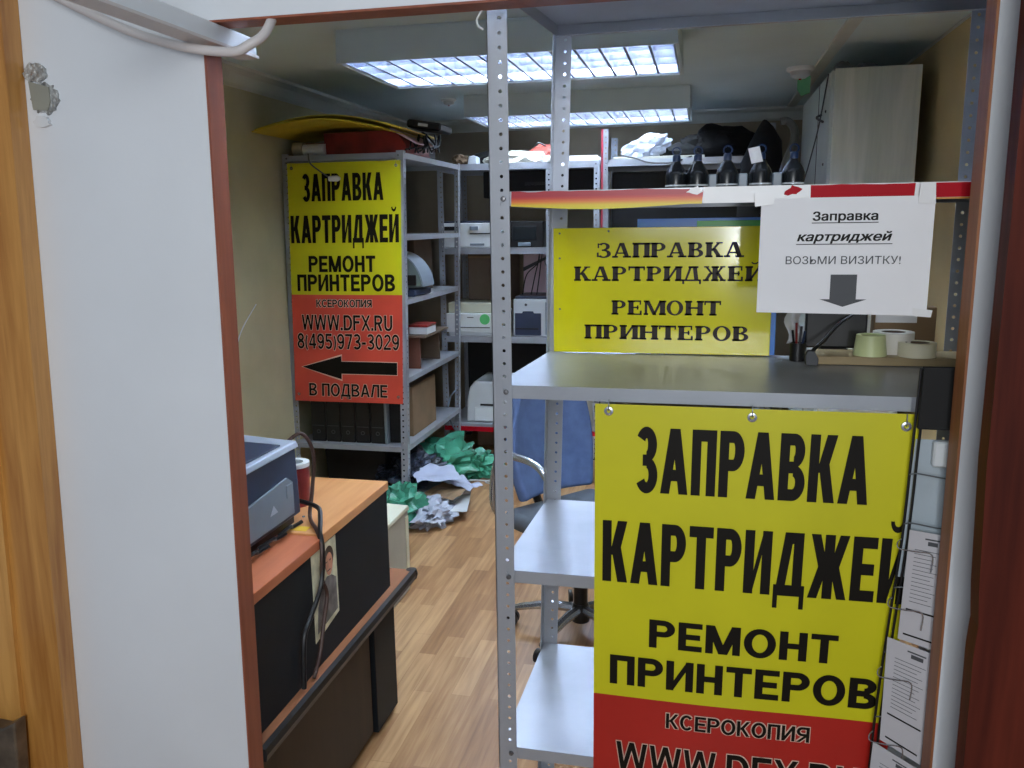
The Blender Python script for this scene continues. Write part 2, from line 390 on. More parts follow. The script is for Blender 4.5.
def glyph_sans(ch, S, T):
    """upright sans capitals and figures; S stem width, T bar thickness, unit height"""
    out = []
    def rect(a, b, c, d): out.append([(a, c), (b, c), (b, d), (a, d)])
    def dia(xa, ya, xb, yb, w): out.append([(xa, ya), (xa+w, ya), (xb+w, yb), (xb, yb)])
    def ring(cx, cy, rx, ry, a0, a1, n=16, wx=S, wy=T):
        for i in range(n):
            a = R(a0+(a1-a0)*i/n); b = R(a0+(a1-a0)*(i+1)/n)
            f = lambda t, k: (cx+(rx-k*wx)*math.cos(t), cy+(ry-k*wy)*math.sin(t))
            out.append([f(a, 0), f(b, 0), f(b, 1), f(a, 1)])
    W = .66
    if ch == 'П': rect(0, S, 0, 1); rect(W-S, W, 0, 1); rect(S, W-S, 1-T, 1)
    elif ch == 'Н': rect(0, S, 0, 1); rect(W-S, W, 0, 1); rect(S, W-S, .5-T/2, .5+T/2)
    elif ch in 'ИЙ':
        W = .70; rect(0, S, 0, 1); rect(W-S, W, 0, 1); out.append([(S*.9, 0), (S*.9, .30), (W-S*.9, 1), (W-S*.9, .70)])
        if ch == 'Й': ring(W/2, 1.26, .18, .17, 180, 360, 10, .09, .09)
    elif ch == 'Т': W = .64; rect(W/2-S/2, W/2+S/2, 0, 1-T); rect(0, W, 1-T, 1)
    elif ch in 'РRDВ':
        W = .66; rect(0, S, 0, 1)
        if ch in 'РR':
            rect(S, .36, 1-T, 1); rect(S, .36, .40, .40+T); ring(.36, .70, W-.36, .30, -90, 90)
            if ch == 'R': W = .72; dia(.46, 0, .26, .44, S*1.15)
        elif ch == 'D': W = .70; rect(S, .32, 1-T, 1); rect(S, .32, 0, T); ring(.32, .5, W-.32, .5, -90, 90)
        else:
            W = .68; rect(S, .36, 1-T, 1); rect(S, .36, .5-T/2, .5+T/2); rect(S, .36, 0, T)
            ring(.36, .745, .28, .255, -90, 90); ring(.36, .27, W-.36, .27, -90, 90)
    elif ch == 'Е': W = .60; rect(0, S, 0, 1); rect(S, W, 1-T, 1); rect(S, W, 0, T); rect(S, W-.05, .5-T/2, .5+T/2)
    elif ch == 'F': W = .58; rect(0, S, 0, 1); rect(S, W, 1-T, 1); rect(S, W-.06, .46, .46+T)
    elif ch == 'К': W = .70; rect(0, S, 0, 1); dia(S*.8, .44, W-S*1.12, 1, S*1.05); dia(W-S*1.1, 0, S*.95, .58, S*1.1)
    elif ch == 'Ж':
        W = .98; c = W/2; rect(c-S/2, c+S/2, 0, 1)
        dia(0, 0, c-S*.95, .56, S*.95); dia(W-S*.95, 0, c, .56, S*.95); dia(.01, 1, c-S*.95, .44, S*.95); dia(W-S*.95-.01, 1, c, .44, S*.95)
    elif ch == 'А': W = .76; dia(0, 0, W/2-S*.55, 1, S); dia(W-S, 0, W/2-S*.45, 1, S); rect(W*.22, W*.78, .20, .20+T)
    elif ch == 'Л': W = .72; dia(0, 0, W*.26, 1, S); rect(W-S, W, 0, 1); rect(W*.3, W-S, 1-T, 1)
    elif ch == 'Д': W = .80; dia(.07, T, .24, 1, S*.92); rect(W-S-.08, W-.08, T, 1); rect(.28, W-S, 1-T, 1); rect(0, W, 0, T); rect(0, .12, -.20, .02); rect(W-.12, W, -.20, .02)
    elif ch == 'М': W = .86; rect(0, S*.95, 0, 1); rect(W-S*.95, W, 0, 1); dia(W/2-S*.5, 0, .0, 1, S*1.1); dia(W/2-S*.5, 0, W-S*1.1, 1, S*1.1)
    elif ch in 'О0': W = .78 if ch == 'О' else .60; ring(W/2, .5, W/2, .515, 0, 360, 32)
    elif ch == 'С': W = .74; ring(W/2, .5, W/2, .515, 42, 318, 28)
    elif ch in 'З3': W = .62; ring(.30, .74, .29, .275, -90, 152, 18); ring(.31, .27, .31, .285, -152, 90, 18); rect(.2, .33, .5-T/2, .5+T/2)
    elif ch == 'Я': W = .68; rect(W-S, W, 0, 1); rect(.3, W-S, 1-T, 1); rect(.3, W-S, .40, .40+T); ring(.30, .70, .30, .30, 90, 270); dia(0, 0, W-S*1.5, .44, S*1.1)
    elif ch == 'W': W = 1.0; k = S*.85; dia(.16, 0, 0, 1, k); dia(.16, 0, W/2-k/2, 1, k); dia(W-.16-k, 0, W/2-k/2, 1, k); dia(W-.16-k, 0, W-k, 1, k)
    elif ch == 'X': W = .72; dia(0, 0, W-S, 1, S); dia(W-S, 0, 0, 1, S)
    elif ch == 'U': W = .66; rect(0, S, .32, 1); rect(W-S, W, .32, 1); ring(W/2, .33, W/2, .345, 180, 360)
    elif ch == '8': W = .60; ring(W/2, .745, .27, .27, 0, 360, 24); ring(W/2, .275, .30, .29, 0, 360, 24)
    elif ch == '9': W = .60; ring(W/2, .68, .30, .33, 0, 360, 24); ring(W/2, .5, .30, .515, -140, 30, 18)
    elif ch == '4': W = .62; rect(.36, .36+S, 0, 1); rect(0, W, .20, .20+T); dia(0, .30, .36, 1, S*.8)
    elif ch == '5': W = .60; rect(.08, .56, 1-T, 1); rect(.06, .06+S*.85, .48, 1); ring(.29, .31, .30, .325, -150, 140, 22)
    elif ch == '7': W = .58; rect(0, W, 1-T, 1); dia(.14, 0, W-S, 1-T, S)
    elif ch == '2': W = .60; ring(.30, .71, .29, .305, -20, 160, 16); dia(0, T*.8, W-S*1.05, .64, S); rect(0, W, 0, T)
    elif ch == '-': W = .34; rect(0, W, .32, .32+T)
    elif ch == '.': W = S; rect(0, S, 0, T*1.15)
    elif ch == '(': W = .24; ring(.34, .40, .34, .64, 125, 235, 14, S*.8, T)
    elif ch == ')': W = .24; ring(-.10, .40, .34, .64, -55, 55, 14, S*.8, T)
    elif ch == ' ': W = .26
    return out, W
def sans_bm(words, x0, x1, z0, cap, S=.20, T=.15, gap=.085, grow=0):
    """grow: extra outline in metres"""
    polys = []; x = 0
    for ch in words:
        g, W = glyph_sans(ch, S, T)
        for p in g: polys.append([(a+x, b) for a, b in p])
        x += W+gap
    k = (x1-x0)/(x-gap); q = bmesh.new()
    offs = [(0, 0)] if not grow else [(a*grow, b*grow) for a, b in ((-1, -1), (1, -1), (-1, 1), (1, 1))]
    n = 0
    for ox, oz in offs:
        for p in polys:
            n += 1
            try: q.faces.new([q.verts.new((x0+a*k+ox, 0, z0+b*cap+oz)) for a, b in p])
            except ValueError: pass
    return q
def face_front(q):
    for f in q.faces:
        f.normal_update()
        if f.normal.y > 0: f.normal_flip()

# ------------------------------------------------------------------ steel racks
def strip_holes(mb, o, u, w, z0, z1, width, pitch, hr, hu, th=.0016):
    """perforated flange: origin o(x,y), direction u, thickness along w; hole centre at hu along u"""
    q = bmesh.new(); n = int(round((z1-z0)/pitch)); pitch = (z1-z0)/n
    K = 8
    for i in range(n):
        za, zb = z0+i*pitch, z0+(i+1)*pitch; zc = (za+zb)/2
        outer = [(0, za), (hu, za), (width, za), (width, zc), (width, zb), (hu, zb), (0, zb), (0, zc)]
        inner = [(hu+hr*math.cos(t), zc+hr*math.sin(t)) for t in [R(a) for a in (225, 270, 315, 0, 45, 90, 135, 180)]]
        O = [q.verts.new((o[0]+u[0]*a, o[1]+u[1]*a, z)) for a, z in outer]; I = [q.verts.new((o[0]+u[0]*a, o[1]+u[1]*a, z)) for a, z in inner]
        for k in range(K): q.faces.new((O[k], O[(k+1) % K], I[(k+1) % K], I[k]))
    bmesh.ops.remove_doubles(q, verts=q.verts, dist=1e-5)
    bmesh.ops.recalc_face_normals(q, faces=q.faces)
    r = bmesh.ops.extrude_face_region(q, geom=q.faces[:])
    vs = [v for v in r['geom'] if isinstance(v, bmesh.types.BMVert)]
    bmesh.ops.translate(q, vec=Vector((w[0]*th, w[1]*th, 0)), verts=vs)
    mb.merge(q)
def shear(root, k, z0, cond=None):
    for o in [root]+kids(root)+[g for c in kids(root) for g in kids(c)]:
        if o.type == 'MESH':
            for v in o.data.vertices:
                p = root.location+v.co
                if cond is None or cond(p): v.co.x += k*(p.z-z0)
def rack(name, label, x0, x1, y0, y1, levels, ztop, lip=.028, pitch=.025, hr=.0035, fw=.038, m=M_METAL, mp=None, group=None, extra_x=(), skip=()):
    t = thing(name, label, 'shelving rack', ((x0+x1)/2, (y0+y1)/2, 0), 0, group)
    mp = mp or m
    g = .0
    for cx, sx in ((x0, 1), (x1, -1)):
        for cy, sy in ((y0, 1), (y1, -1)):
            mb = MB()
            strip_holes(mb, (cx, cy), (sx, 0), (0, sy), 0, ztop, fw, pitch, hr, fw*.62)
            strip_holes(mb, (cx, cy), (0, sy), (sx, 0), 0, ztop, fw, pitch, hr, fw*.62)
            p = mb.build('post', mp, t)
            f = MB(); f.box(min(cx-sx*.001, cx+sx*(fw+.002)), max(cx-sx*.001, cx+sx*(fw+.002)), min(cy-sy*.001, cy+sy*(fw+.002)), max(cy-sy*.001, cy+sy*(fw+.002)), 0, .012, .002)
            f.build('foot_cap', M_BLACK, p)
    for ex in extra_x:
        mb = MB(); strip_holes(mb, (ex, y0-.002), (1, 0), (0, -1), 0, ztop, fw, pitch, hr, fw*.5); mb.build('post', mp, t)
    for z in levels:
        a0, a1, b0, b1 = x0+.0035, x1-.0035, y0+.0035, y1-.0035
        mb = MB()
        mb.box(a0, a1, b0, b1, z-.0014, z, 0)
        mb.box(a0, a1, b0, b0+.0016, z-lip, z-.0014); mb.box(a0, a1, b1-.0016, b1, z-lip, z-.0014)
        mb.box(a0, a0+.0016, b0+.0016, b1-.0016, z-lip, z-.0014); mb.box(a1-.0016, a1, b0+.0016, b1-.0016, z-lip, z-.0014)
        mb.box(a0, a1, b0+.0016, b0+.014, z-lip, z-lip+.0014); mb.box(a0, a1, b1-.014, b1-.0016, z-lip, z-lip+.0014)
        s = mb.build('shelf', m, t)
        for xx in (a0+fw*.6, a1-fw*.6):
            MB().lathe([(.0, -.004), (.0045, -.0035), (.0055, 0)], (xx, y0-.0005, z-lip*.5), 8, 'Y').build('bolt', M_BOLT, s)
    return t

# ================================================================== SETTING
XL, XR, YB, H = -2.33, .98, 6.42, 2.38
struct('floor', MB().box(-2.6, 1.3, -1.5, 6.6, -.05, 0), floor_mat())
struct('ceiling', MB().box(-2.6, 1.3, -1.5, 6.6, H, H+.05), M_CEIL)
struct('wall_left', MB().box(XL-.1, XL, 1.492, YB+.1, 0, H), M_WALL)
_wl = bpy.data.objects['wall_left']
MB().tube([(-2.3295, 4.07, 1.20), (-2.3292, 3.93, 1.10), (-2.3292, 3.86, 1.02), (-2.3295, 3.84, .93)], .0035, 6, 5).build('plaster_scratch', M_PANEL, _wl)
struct('wall_right', MB().box(XR, XR+.1, 1.492, YB+.1, 0, H), M_WALLR)
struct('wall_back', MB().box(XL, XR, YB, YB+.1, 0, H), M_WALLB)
OL, OR_, OT = -.905, .407, 1.962
PF, PB_ = 1.44, 1.490
def olx(z): return -.888-.0165*(1.962-z)      # the left jamb is a little out of plumb
mb = MB(); mb.prism([(-2.6, 0), (olx(0)-.004, 0), (olx(OT)-.004, OT+.004), (-2.6, OT+.004)], 'Y', PF, PB_); mb.box(OR_+.004, 1.3, PF, PB_, 0, OT+.004); mb.box(-2.6, 1.3, PF, PB_, OT+.004, H)
struct('wall_front', mb, M_PANEL)
struct('trim_1', MB().prism([(olx(0)-.004, 0), (olx(0), 0), (olx(OT), OT), (olx(OT)-.004, OT)], 'Y', PF-.001, PB_+.001), M_TRIML, 'red-brown edging down the left side of the opening')
struct('trim_2', MB().box(OR_, OR_+.004, PF-.001, PB_+.001, 0, OT), M_TRIMR, 'orange-brown edging down the right side of the opening')
struct('trim_3', MB().box(olx(OT)-.004, OR_+.004, PF-.001, PB_+.001, OT, OT+.004), M_TRIML, 'red-brown edging under the top of the opening')
def cornice(n, pts): # profile wedge along a path
    mb = MB()
    for (ax, a, b, prof) in pts: mb.prism(prof, ax, a, b)
    struct('trim_%d' % n, mb, M_CORN)
cornice(4, [('Y', PB_, YB, [(XL, H), (XL+.10, H), (XL+.095, H-.014), (XL+.05, H-.03), (XL+.018, H-.07), (XL, H-.085)])])
cornice(5, [('X', XL, XR, [(YB, H), (YB-.10, H), (YB-.095, H-.014), (YB-.05, H-.03), (YB-.018, H-.07), (YB, H-.085)])])
struct('trim_6', MB().box(XR-.012, XR, PB_, YB, H-.012, H, .003), M_CORN)
# corridor side: pine door casing and mahogany door leaf
def lean(x_top, x_bot, z): return x_bot+(x_top-x_bot)*(z-.6)/1.4
mb = MB()
def pin(z): return -1.330+.0367*(z-.463)
mb.prism([(pin(0), 0), (pin(2.3), 2.3), (-1.355, 2.3), (-1.45, 0)][::-1], 'Y', 1.395, 1.439)
struct('trim_7', mb, M_PINE2, 'inner strip of the varnished pine door casing')
mb = MB()
mb.prism([(-1.45, 0), (-1.355, 2.3), (-1.9, 2.3), (-1.9, 0)], 'Y', 1.385, 1.439)
struct('trim_8', mb, M_PINE, 'varnished pine door casing at the left edge')
# mahogany door leaf, slightly uneven edge
edge = [(0, .408), (.5, .410), (.72, .413), (.95, .4115), (.98, .413), (1.0, .4145), (1.02, .413), (1.06, .4105), (1.25, .405), (1.6, .406), (2.1, .404)]
struct('door_1', MB().prism([(x, z) for z, x in edge]+[(1.25, 2.1), (1.25, 0)], 'Y', 1.29, 1.33), M_MAHOG)
# latch plate on the pine casing
t = thing('door_latch', 'dull metal door latch case low on the pine casing', 'latch', (-1.47, 1.37, .5))
MB().prism([(-1.57, .42), (-1.424, .42), (-1.414, .566), (-1.448, .547), (-1.57, .555)], 'Y', 1.352, 1.386, .004).build('latch_case', mat('worn_nickel', (120, 112, 100), .35, .6, var=.15, vscale=30), t)
MB().box(-1.57, -1.451, 1.347, 1.353, .545, .555, .002).build('rim', M_CHROME, t)

# torn foil patch on the white panel
t = thing('torn_foil_patch', 'torn silver foil and tape scrap stuck on the white panel', 'torn tape', (-1.235, 1.44, 1.85))
def ragged(cx, cz, rx, rz_, n, seed, a=.18):
    rnd = random.Random(seed)
    return [(cx+rx*math.cos(2*PI*i/n)*(1+rnd.uniform(-a, a)), cz+rz_*math.sin(2*PI*i/n)*(1+rnd.uniform(-a, a))) for i in range(n)]
MB().prism(ragged(-1.250, 1.895, .024, .018, 26, 3), 'Y', 1.434, 1.44).build('foil_scrap', M_FOIL, t)
MB().prism(ragged(-1.236, 1.848, .028, .030, 30, 5), 'Y', 1.436, 1.44).build('foil_scrap', M_FOIL, t)
MB().prism([(-1.266, 1.880), (-1.223, 1.868), (-1.222, 1.842), (-1.230, 1.826), (-1.262, 1.828)], 'Y', 1.4335, 1.436).build('backing', M_TORN, t)
MB().prism(ragged(-1.246, 1.806, .020, .010, 18, 8, .3), 'Y', 1.432, 1.44).build('tape_scrap', mat('clear_tape', (216, 218, 220), .15), t)

# cable duct and conduit by the top-left corner of the opening
t = thing('cable_duct', 'white plastic cable duct running under the lintel at the top left corner', 'cable duct', (-.87, 1.45, 1.94))
MB().prism([(-.902, 1.928), (-.862, 1.928), (-.862, 1.960), (-.902, 1.960)], 'Y', .9, 1.575, .002).build('duct_body', M_PANEL, t)
MB().prism([(-.904, 1.924), (-.860, 1.924), (-.860, 1.930), (-.904, 1.930)], 'Y', .9, 1.58, .001).build('cover', M_HOSE, t)
mb = MB(); pts = [(-1.30, 1.40, 2.09), (-1.149, 1.40, 2.012), (-1.031, 1.40, 1.956), (-.96, 1.40, 1.930), (-.895, 1.40, 1.913), (-.817, 1.405, 1.903), (-.785, 1.41, 1.914), (-.765, 1.425, 1.932), (-.760, 1.45, 1.962)]
tag(mb.tube(pts, .0085, 10, 8).build('flexible_conduit', M_HOSE, smooth=True), 'pale flexible conduit sagging across the top of the white panel', 'conduit')
tag(MB().tube([(-.385, 1.489, 1.963), (-.392, 1.495, 1.957), (-.398, 1.50, 1.950), (-.396, 1.50, 1.940), (-.387, 1.50, 1.934)], .0018, 6, 6).build('white_wire', M_WHITEP, smooth=True), 'short curled white wire beside the top of the front rack post', 'wire')

# ================================================================== LAMPS
TUBE = emit('fluorescent_tube', (226, 238, 255), 54)
def make_lamp(label, loc):
    t = thing('ceiling_lamp', label, 'ceiling lamp', loc, 0, 'louvred ceiling lamps')
    L, W, hh = .68, .345, .125
    mb = MB()
    mb.box(-L, L, -W, W, -.012, 0, .002)
    mb.box(-L, L, -W, -W+.012, -hh, -.012); mb.box(-L, L, W-.012, W, -hh, -.012)
    mb.box(-L, -L+.012, -W+.012, W-.012, -hh, -.012); mb.box(L-.012, L, -W+.012, W-.012, -hh, -.012)
    h = lpart('housing', mb, M_FIX, t)
    mb = MB(); mb.box(-L-.003, L+.003, -W-.003, -W+.01, -hh-.004, -hh); mb.box(-L-.003, L+.003, W-.01, W+.003, -hh-.004, -hh)
    mb.box(-L-.003, -L+.01, -W+.01, W-.01, -hh-.004, -hh); mb.box(L-.01, L+.003, -W+.01, W-.01, -hh-.004, -hh)
    lpart('frame', mb, M_FIX, t)
    mb = MB()
    n = 14; m2 = MB()
    for i in range(1, n):
        x = -L+.012+(2*L-.024)*i/n
        m2.prism([(x-.004, -.075), (x+.004, -.075), (x+.0055, -.1235), (x-.0055, -.1235)], 'Y', -W+.012, W-.012)
    for i in range(1, 4):
        y = -W+.012+(2*W-.024)*i/4
        mb.prism([(y-.007, -.075), (y+.007, -.075), (y+.0015, -.114), (y-.0015, -.114)], 'X', -L+.012, L-.012)
    for y0, y1, z in ((-W+.012, -W+.02, 0), (W-.02, W-.012, 0)): mb.box(-L+.012, L-.012, y0, y1, -.122, -.04)
    for x0, x1 in ((-L+.012, -L+.02), (L-.02, L-.012)): mb.box(x0, x1, -W+.012, W-.012, -.122, -.04)
    lpart('louvre', mb, M_LOUVER, t)
    lpart('cross_blades', m2, M_BLADE, t)
    for i in range(4):
        y = -W+.012+(2*W-.024)*(i+.5)/4
        mb = MB().lathe([(.013, -.62), (.013, .62)], (0, y, -.052), 10, 'X')
        lpart('tube', mb, TUBE, t)
    return t
lamp = make_lamp('large louvred ceiling lamp nearer the opening', (-.80, 3.69, H))
copy_tree(lamp, (-.79, 5.53, H), None, 'louvred ceiling lamp further back, above the back shelves')
copy_tree(lamp, (-.25, 2.02, H), None, 'added unseen louvred lamp just inside the opening, brightening the ceiling, cabinet and front rack')  # extra fixture out of view, added to lift the light around the opening
tag(MB().prism([(.42, -.0), (.475, 0), (.475, -.012), (.42, -.012)], 'Y', 2.2, 6.3).build('cable_raceway', M_CORN, loc=(0, 0, 0)), 'flat white raceway running along the ceiling towards the pale cabinet', 'raceway').location = (.10, 0, H)
# smoke detectors
for nm, lab, x, y, s in (('smoke_detector', 'small smoke detector on the ceiling between lamp and left rack', -1.60, 5.30, .85), ('smoke_detector', 'round smoke detector on the ceiling beside the pale cabinet', .455, 4.8, 1.25)):
    t = thing(nm, lab, 'smoke detector', (x, y, H))
    lpart('base', MB().lathe([(0, 0), (.055*s, 0), (.055*s, -.012*s), (.05*s, -.016*s), (0, -.016*s)], n=24), M_WHITEP, t, smooth=True)
    lpart('sensor_head', MB().lathe([(0, -.014*s), (.042*s, -.014*s), (.038*s, -.034*s), (.022*s, -.044*s), (0, -.045*s)], n=24), M_GREYL, t, smooth=True)
    lpart('indicator', MB().lathe([(0, -.04*s), (.006*s, -.04*s), (.006*s, -.049*s), (0, -.049*s)], n=8), M_REDT, t)

# ================================================================== FRONT RACK
FX0, FX1, FY0, FY1 = -.394, .560, 1.55, 2.01
rack('steel_rack', 'grey perforated steel rack standing in the opening, nearest the camera', FX0, FX1, FY0, FY1, [2.046, 1.660, 1.295, .915, .520, .135], 2.05, lip=.026, m=M_METAL)
fr = [o for o in bpy.data.objects if o.type == 'EMPTY' and o.name.startswith('steel_rack')][0]
shear(fr, .026, .25, lambda p: p.y > 1.94 and p.x < -.33)

# ---- vinyl banner: width/height from corner points
def banner(name, label, x0, x1, ztop, zbot, y, ys, outline, lines, red_v, redm, wav=.0025, right_in=0, arrow=None, grom=()):
    t = thing(name, label, 'banner', ((x0+x1)/2, y, zbot))
    def dx(u, v): return -right_in*max(0, u-.0)*v
    def D(x, z):
        u = (x-x0)/(x1-x0); v = (ztop-z)/(ztop-zbot)
        return y+wav*(math.sin(6.5*u+2.2*v+1)+.6*math.sin(3.1*v*PI+u*2))*(.3+v)*ys + .010*max(0, u-.85)*0
    def X(x, z): return x+dx((x-x0)/(x1-x0), (ztop-z)/(ztop-zbot))
    zr = ztop-red_v*(ztop-zbot)
    for nm, a, b, m in (('yellow_field', ztop, zr, M_YEL), ('red_field', zr, zbot, redm)):
        mb = MB(); n = max(4, int(abs(a-b)/.03))
        def fn(u, v):
            x = x0+(x1-x0)*u; z = a+(b-a)*v; return (X(x, z), D(x, z), z)
        mb.sheet(fn, 24, n, .0006)
        mb.build(nm, m, t, smooth=True)
    for body, u0, u1, v0, v1, bold, m in lines:
        xa, xb = x0+(x1-x0)*u0, x0+(x1-x0)*u1; za, zb = ztop-(ztop-zbot)*v1, ztop-(ztop-zbot)*v0
        S, T = bold
        if m is not None:
            q = sans_bm(body, xa, xb, za, zb-za, S, T, grow=outline*.0016); grid_cut(q, .03)
            for v in q.verts: v.co = Vector((X(v.co.x, v.co.z), D(v.co.x, v.co.z)-.0014+v.co.y*.5, v.co.z))
            face_front(q); mb = MB(); mb.merge(q); mb.build('letter_outline', m, t)
        q = sans_bm(body, xa, xb, za, zb-za, S, T); grid_cut(q, .03)
        for v in q.verts: v.co = Vector((X(v.co.x, v.co.z), D(v.co.x, v.co.z)-.0024+v.co.y, v.co.z))
        face_front(q); mb = MB(); mb.merge(q); mb.build('lettering', M_INK, t)
    if arrow:
        u0, u1, v0, v1 = arrow
        P = lambda u, v: (x0+(x1-x0)*u, ztop-(ztop-zbot)*v)
        vm = (v0+v1)/2; hv = (v1-v0)*.26; uh = u0+(u1-u0)*.42
        for g, m, yy, nm in ((.010, M_OUTL, -.0016, 'arrow_outline'), (0, M_INK, -.0026, 'arrow')):
            pts = [P(u0-g*1.2, vm), P(uh+g*.6, v0-g*.8), P(uh+g*.6, vm-hv-g*.3), P(u1+g*.5, vm-hv-g*.3), P(u1+g*.5, vm+hv+g*.3), P(uh+g*.6, vm+hv+g*.3), P(uh+g*.6, v1+g*.8)]
            q = bmesh.new(); q.faces.new([q.verts.new((a, 0, b)) for a, b in pts]); grid_cut(q, .03)
            for v in q.verts: v.co = Vector((X(v.co.x, v.co.z), D(v.co.x, v.co.z)+yy, v.co.z))
            face_front(q); mb = MB(); mb.merge(q); mb.build(nm, m, t)
    for gx, gz in grom:
        x = x0+(x1-x0)*gx; z = ztop-(ztop-zbot)*gz
        mb = MB().lathe([(.0035, -.001), (.009, -.001), (.0085, -.0035), (.005, -.004), (.0035, -.003)], (X(x, z), D(x, z)-.0005, z), 16, 'Y', closed=True)
        mb.build('grommet', M_CHROME, t, smooth=True)
        if gz < .5: MB().tube([(X(x, z), D(x, z)-.003, z), (X(x, z), D(x, z)-.005, z+.012), (X(x, z), D(x, z)-.002, z+.022)], .0012, 5, 3).build('tie_wire', M_GREYC, t)
    return t
LN = [('ЗАПРАВКА', .13, .85, .045, .155, (.25, .175), None), ('КАРТРИДЖЕЙ', .015, .98, .212, .325, (.25, .175), None), ('РЕМОНТ', .17, .77, .378, .445, (.20, .19), None), ('ПРИНТЕРОВ', .06, .94, .455, .525, (.20, .19), None),
      ('КСЕРОКОПИЯ', .23, .73, .560, .592, (.17, .16), M_OUTL), ('WWW.DFX.RU', .09, .91, .625, .690, (.17, .16), M_OUTL), ('8(495)973-3029', .04, .97, .705, .770, (.15, .15), M_OUTL), ('В ПОДВАЛЕ', .14, .86, .920, .975, (.17, .16), M_OUTL)]
banner('hanging_banner', 'yellow and red vinyl banner with black arrow hung on the left rack', -2.268, -1.604, 1.948, .610, 4.395, 1.5, 1.5, LN, .54, M_RED, arrow=(.08, .95, .80, .90), grom=((.04, .02), (.96, .02), (.5, .98), (.96, .97), (.04, .97)), wav=.002)
bz = lambda z: (1.268-z)/(1.268-.175)
bx = lambda x: (x+.193)/(.376+.193)
LB = [('ЗАПРАВКА', bx(-.116), bx(.298), bz(1.226), bz(1.100), (.25, .175), None), ('КАРТРИДЖЕЙ', bx(-.177), bx(.378), bz(1.040), bz(.916), (.25, .175), None),
      ('РЕМОНТ', bx(-.083), bx(.27), bz(.845), bz(.787), (.20, .19), None), ('ПРИНТЕРОВ', bx(-.16), bx(.348), bz(.763), bz(.701), (.20, .19), None),
      ('КСЕРОКОПИЯ', bx(-.045), bx(.232), bz(.650), bz(.618), (.17, .16), M_OUTL), ('WWW.DFX.RU', bx(-.145), bx(.33), bz(.575), bz(.51), (.17, .16), M_OUTL), ('8(495)973-3029', bx(-.17), bx(.35), bz(.49), bz(.43), (.15, .15), M_OUTL), ('В ПОДВАЛЕ', bx(-.1), bx(.29), bz(.26), bz(.21), (.17, .16), M_OUTL)]
banner('hanging_banner', 'largest yellow and red banner, hung below the glossy shelf of the front rack', -.193, .376, 1.268, .175, 1.537, 1, 1, LB, .543, M_REDD, right_in=.026, arrow=(.08, .95, .80, .90), grom=((.045, .012), (.5, .014), (.955, .02)), wav=.003)

# ---- rigid yellow sign on the glossy shelf, leaning at the back
t = thing('rigid_sign', 'glossy rigid yellow sign with brown slab letters standing on the glossy shelf', 'sign', (-.1, 1.985, 1.297))
sx0, sx1, sz0, sz1 = -.350, .150, 1.297, 1.590
MB().box(sx0, sx1, 1.983, 1.987, sz0, sz1, .0008).build('board', M_YELG, t)
MBROWN = mat('dark_brown_vinyl', (34, 18, 8), .45, var=.08, spec=.25)
for w, a, b, z0, cap in (('ЗАПРАВКА', -.247, .086, 1.521, .034), ('КАРТРИДЖЕЙ', -.301, .131, 1.467, .034), ('РЕМОНТ', -.212, .040, 1.388, .034), ('ПРИНТЕРОВ', -.276, .104, 1.330, .034)):
    q = serif_bm(w, a, b, z0, cap)
    for v in q.verts: v.co.y = 1.9822
    face_front(q); mb = MB(); mb.merge(q); mb.build('lettering', MBROWN, t)
for x, z in ((-.335, 1.578), (-.335, 1.52), (-.335, 1.40), (-.22, 1.582)):
    MB().lathe([(0, -.002), (.002, -.0015), (.0025, 0)], (x, 1.983, z), 8, 'Y').build('screw', M_BOLT, t)
# blue / green sheet behind
t = thing('display_sheet', 'bright blue sheet with a green stripe peeking out behind the yellow sign', 'sheet', (0, 2.0, 1.297))
MB().box(-.155, .162, 1.997, 2.001, 1.297, 1.609, .0005).build('blue_sheet', M_BLUE, t)
MB().box(-.02, .150, 1.9945, 1.997, 1.53, 1.603, .0005).build('green_stripe', M_GREEN, t)

# ---- tape on the lip of the upper shelf
LY = 1.5525
t = thing('rainbow_tape', 'red orange and yellow gradient tape peeling off the upper shelf edge', 'tape', (-.15, LY, 1.65))
rm = ramp_mat('rainbow_gradient', [(0, (222, 214, 30)), (.25, (222, 190, 30)), (.42, (224, 120, 36)), (.60, (196, 44, 24)), (.72, (170, 14, 36)), (1, (166, 14, 36))])
rnd = random.Random(2)
top = [(-.352+.0155*i, 1.6605-.0015+rnd.uniform(-.0013, .0008)) for i in range(22)]
MB().prism([(-.353, 1.633), (-.25, 1.627), (-.19, 1.6255), (-.13, 1.627), (-.03, 1.632), (-.008, 1.632), (-.006, 1.654)]+top[::-1], 'Y', 1.5508, LY+.0006).build('gradient_strip', rm, t)
MB().prism(ragged(-.02, 1.655, .014, .006, 14, 4, .4), 'Y', 1.550, 1.5508).build('white_scuff', M_WTAPE, t)
t = thing('shelf_edge_tape', 'white tape with torn red pieces along the right half of the upper shelf edge', 'tape', (.2, LY, 1.65))
MB().box(-.006, .60, 1.5512, LY+.0006, 1.6325, 1.6605).build('white_strip', M_WTAPE, t)
MB().prism(ragged(.145, 1.650, .012, .0085, 14, 11, .45), 'Y', 1.5503, 1.5512).build('torn_red_piece', M_REDT, t)
rt = [(.173+.0166*i, 1.6595+rnd.uniform(-.001, .001)) for i in range(11)]
MB().prism([(.1735, 1.6375), (.338, 1.636)]+rt[::-1], 'Y', 1.5503, 1.5512).build('red_piece', M_REDT, t)
MB().box(.3665, .60, 1.5503, 1.5512, 1.6355, 1.6592).build('red_piece', M_REDT, t)
MB().box(.3665, .60, 1.5503, 1.5512, 1.6325, 1.6352).build('orange_line', mat('orange_line', (190, 130, 40), .4), t)

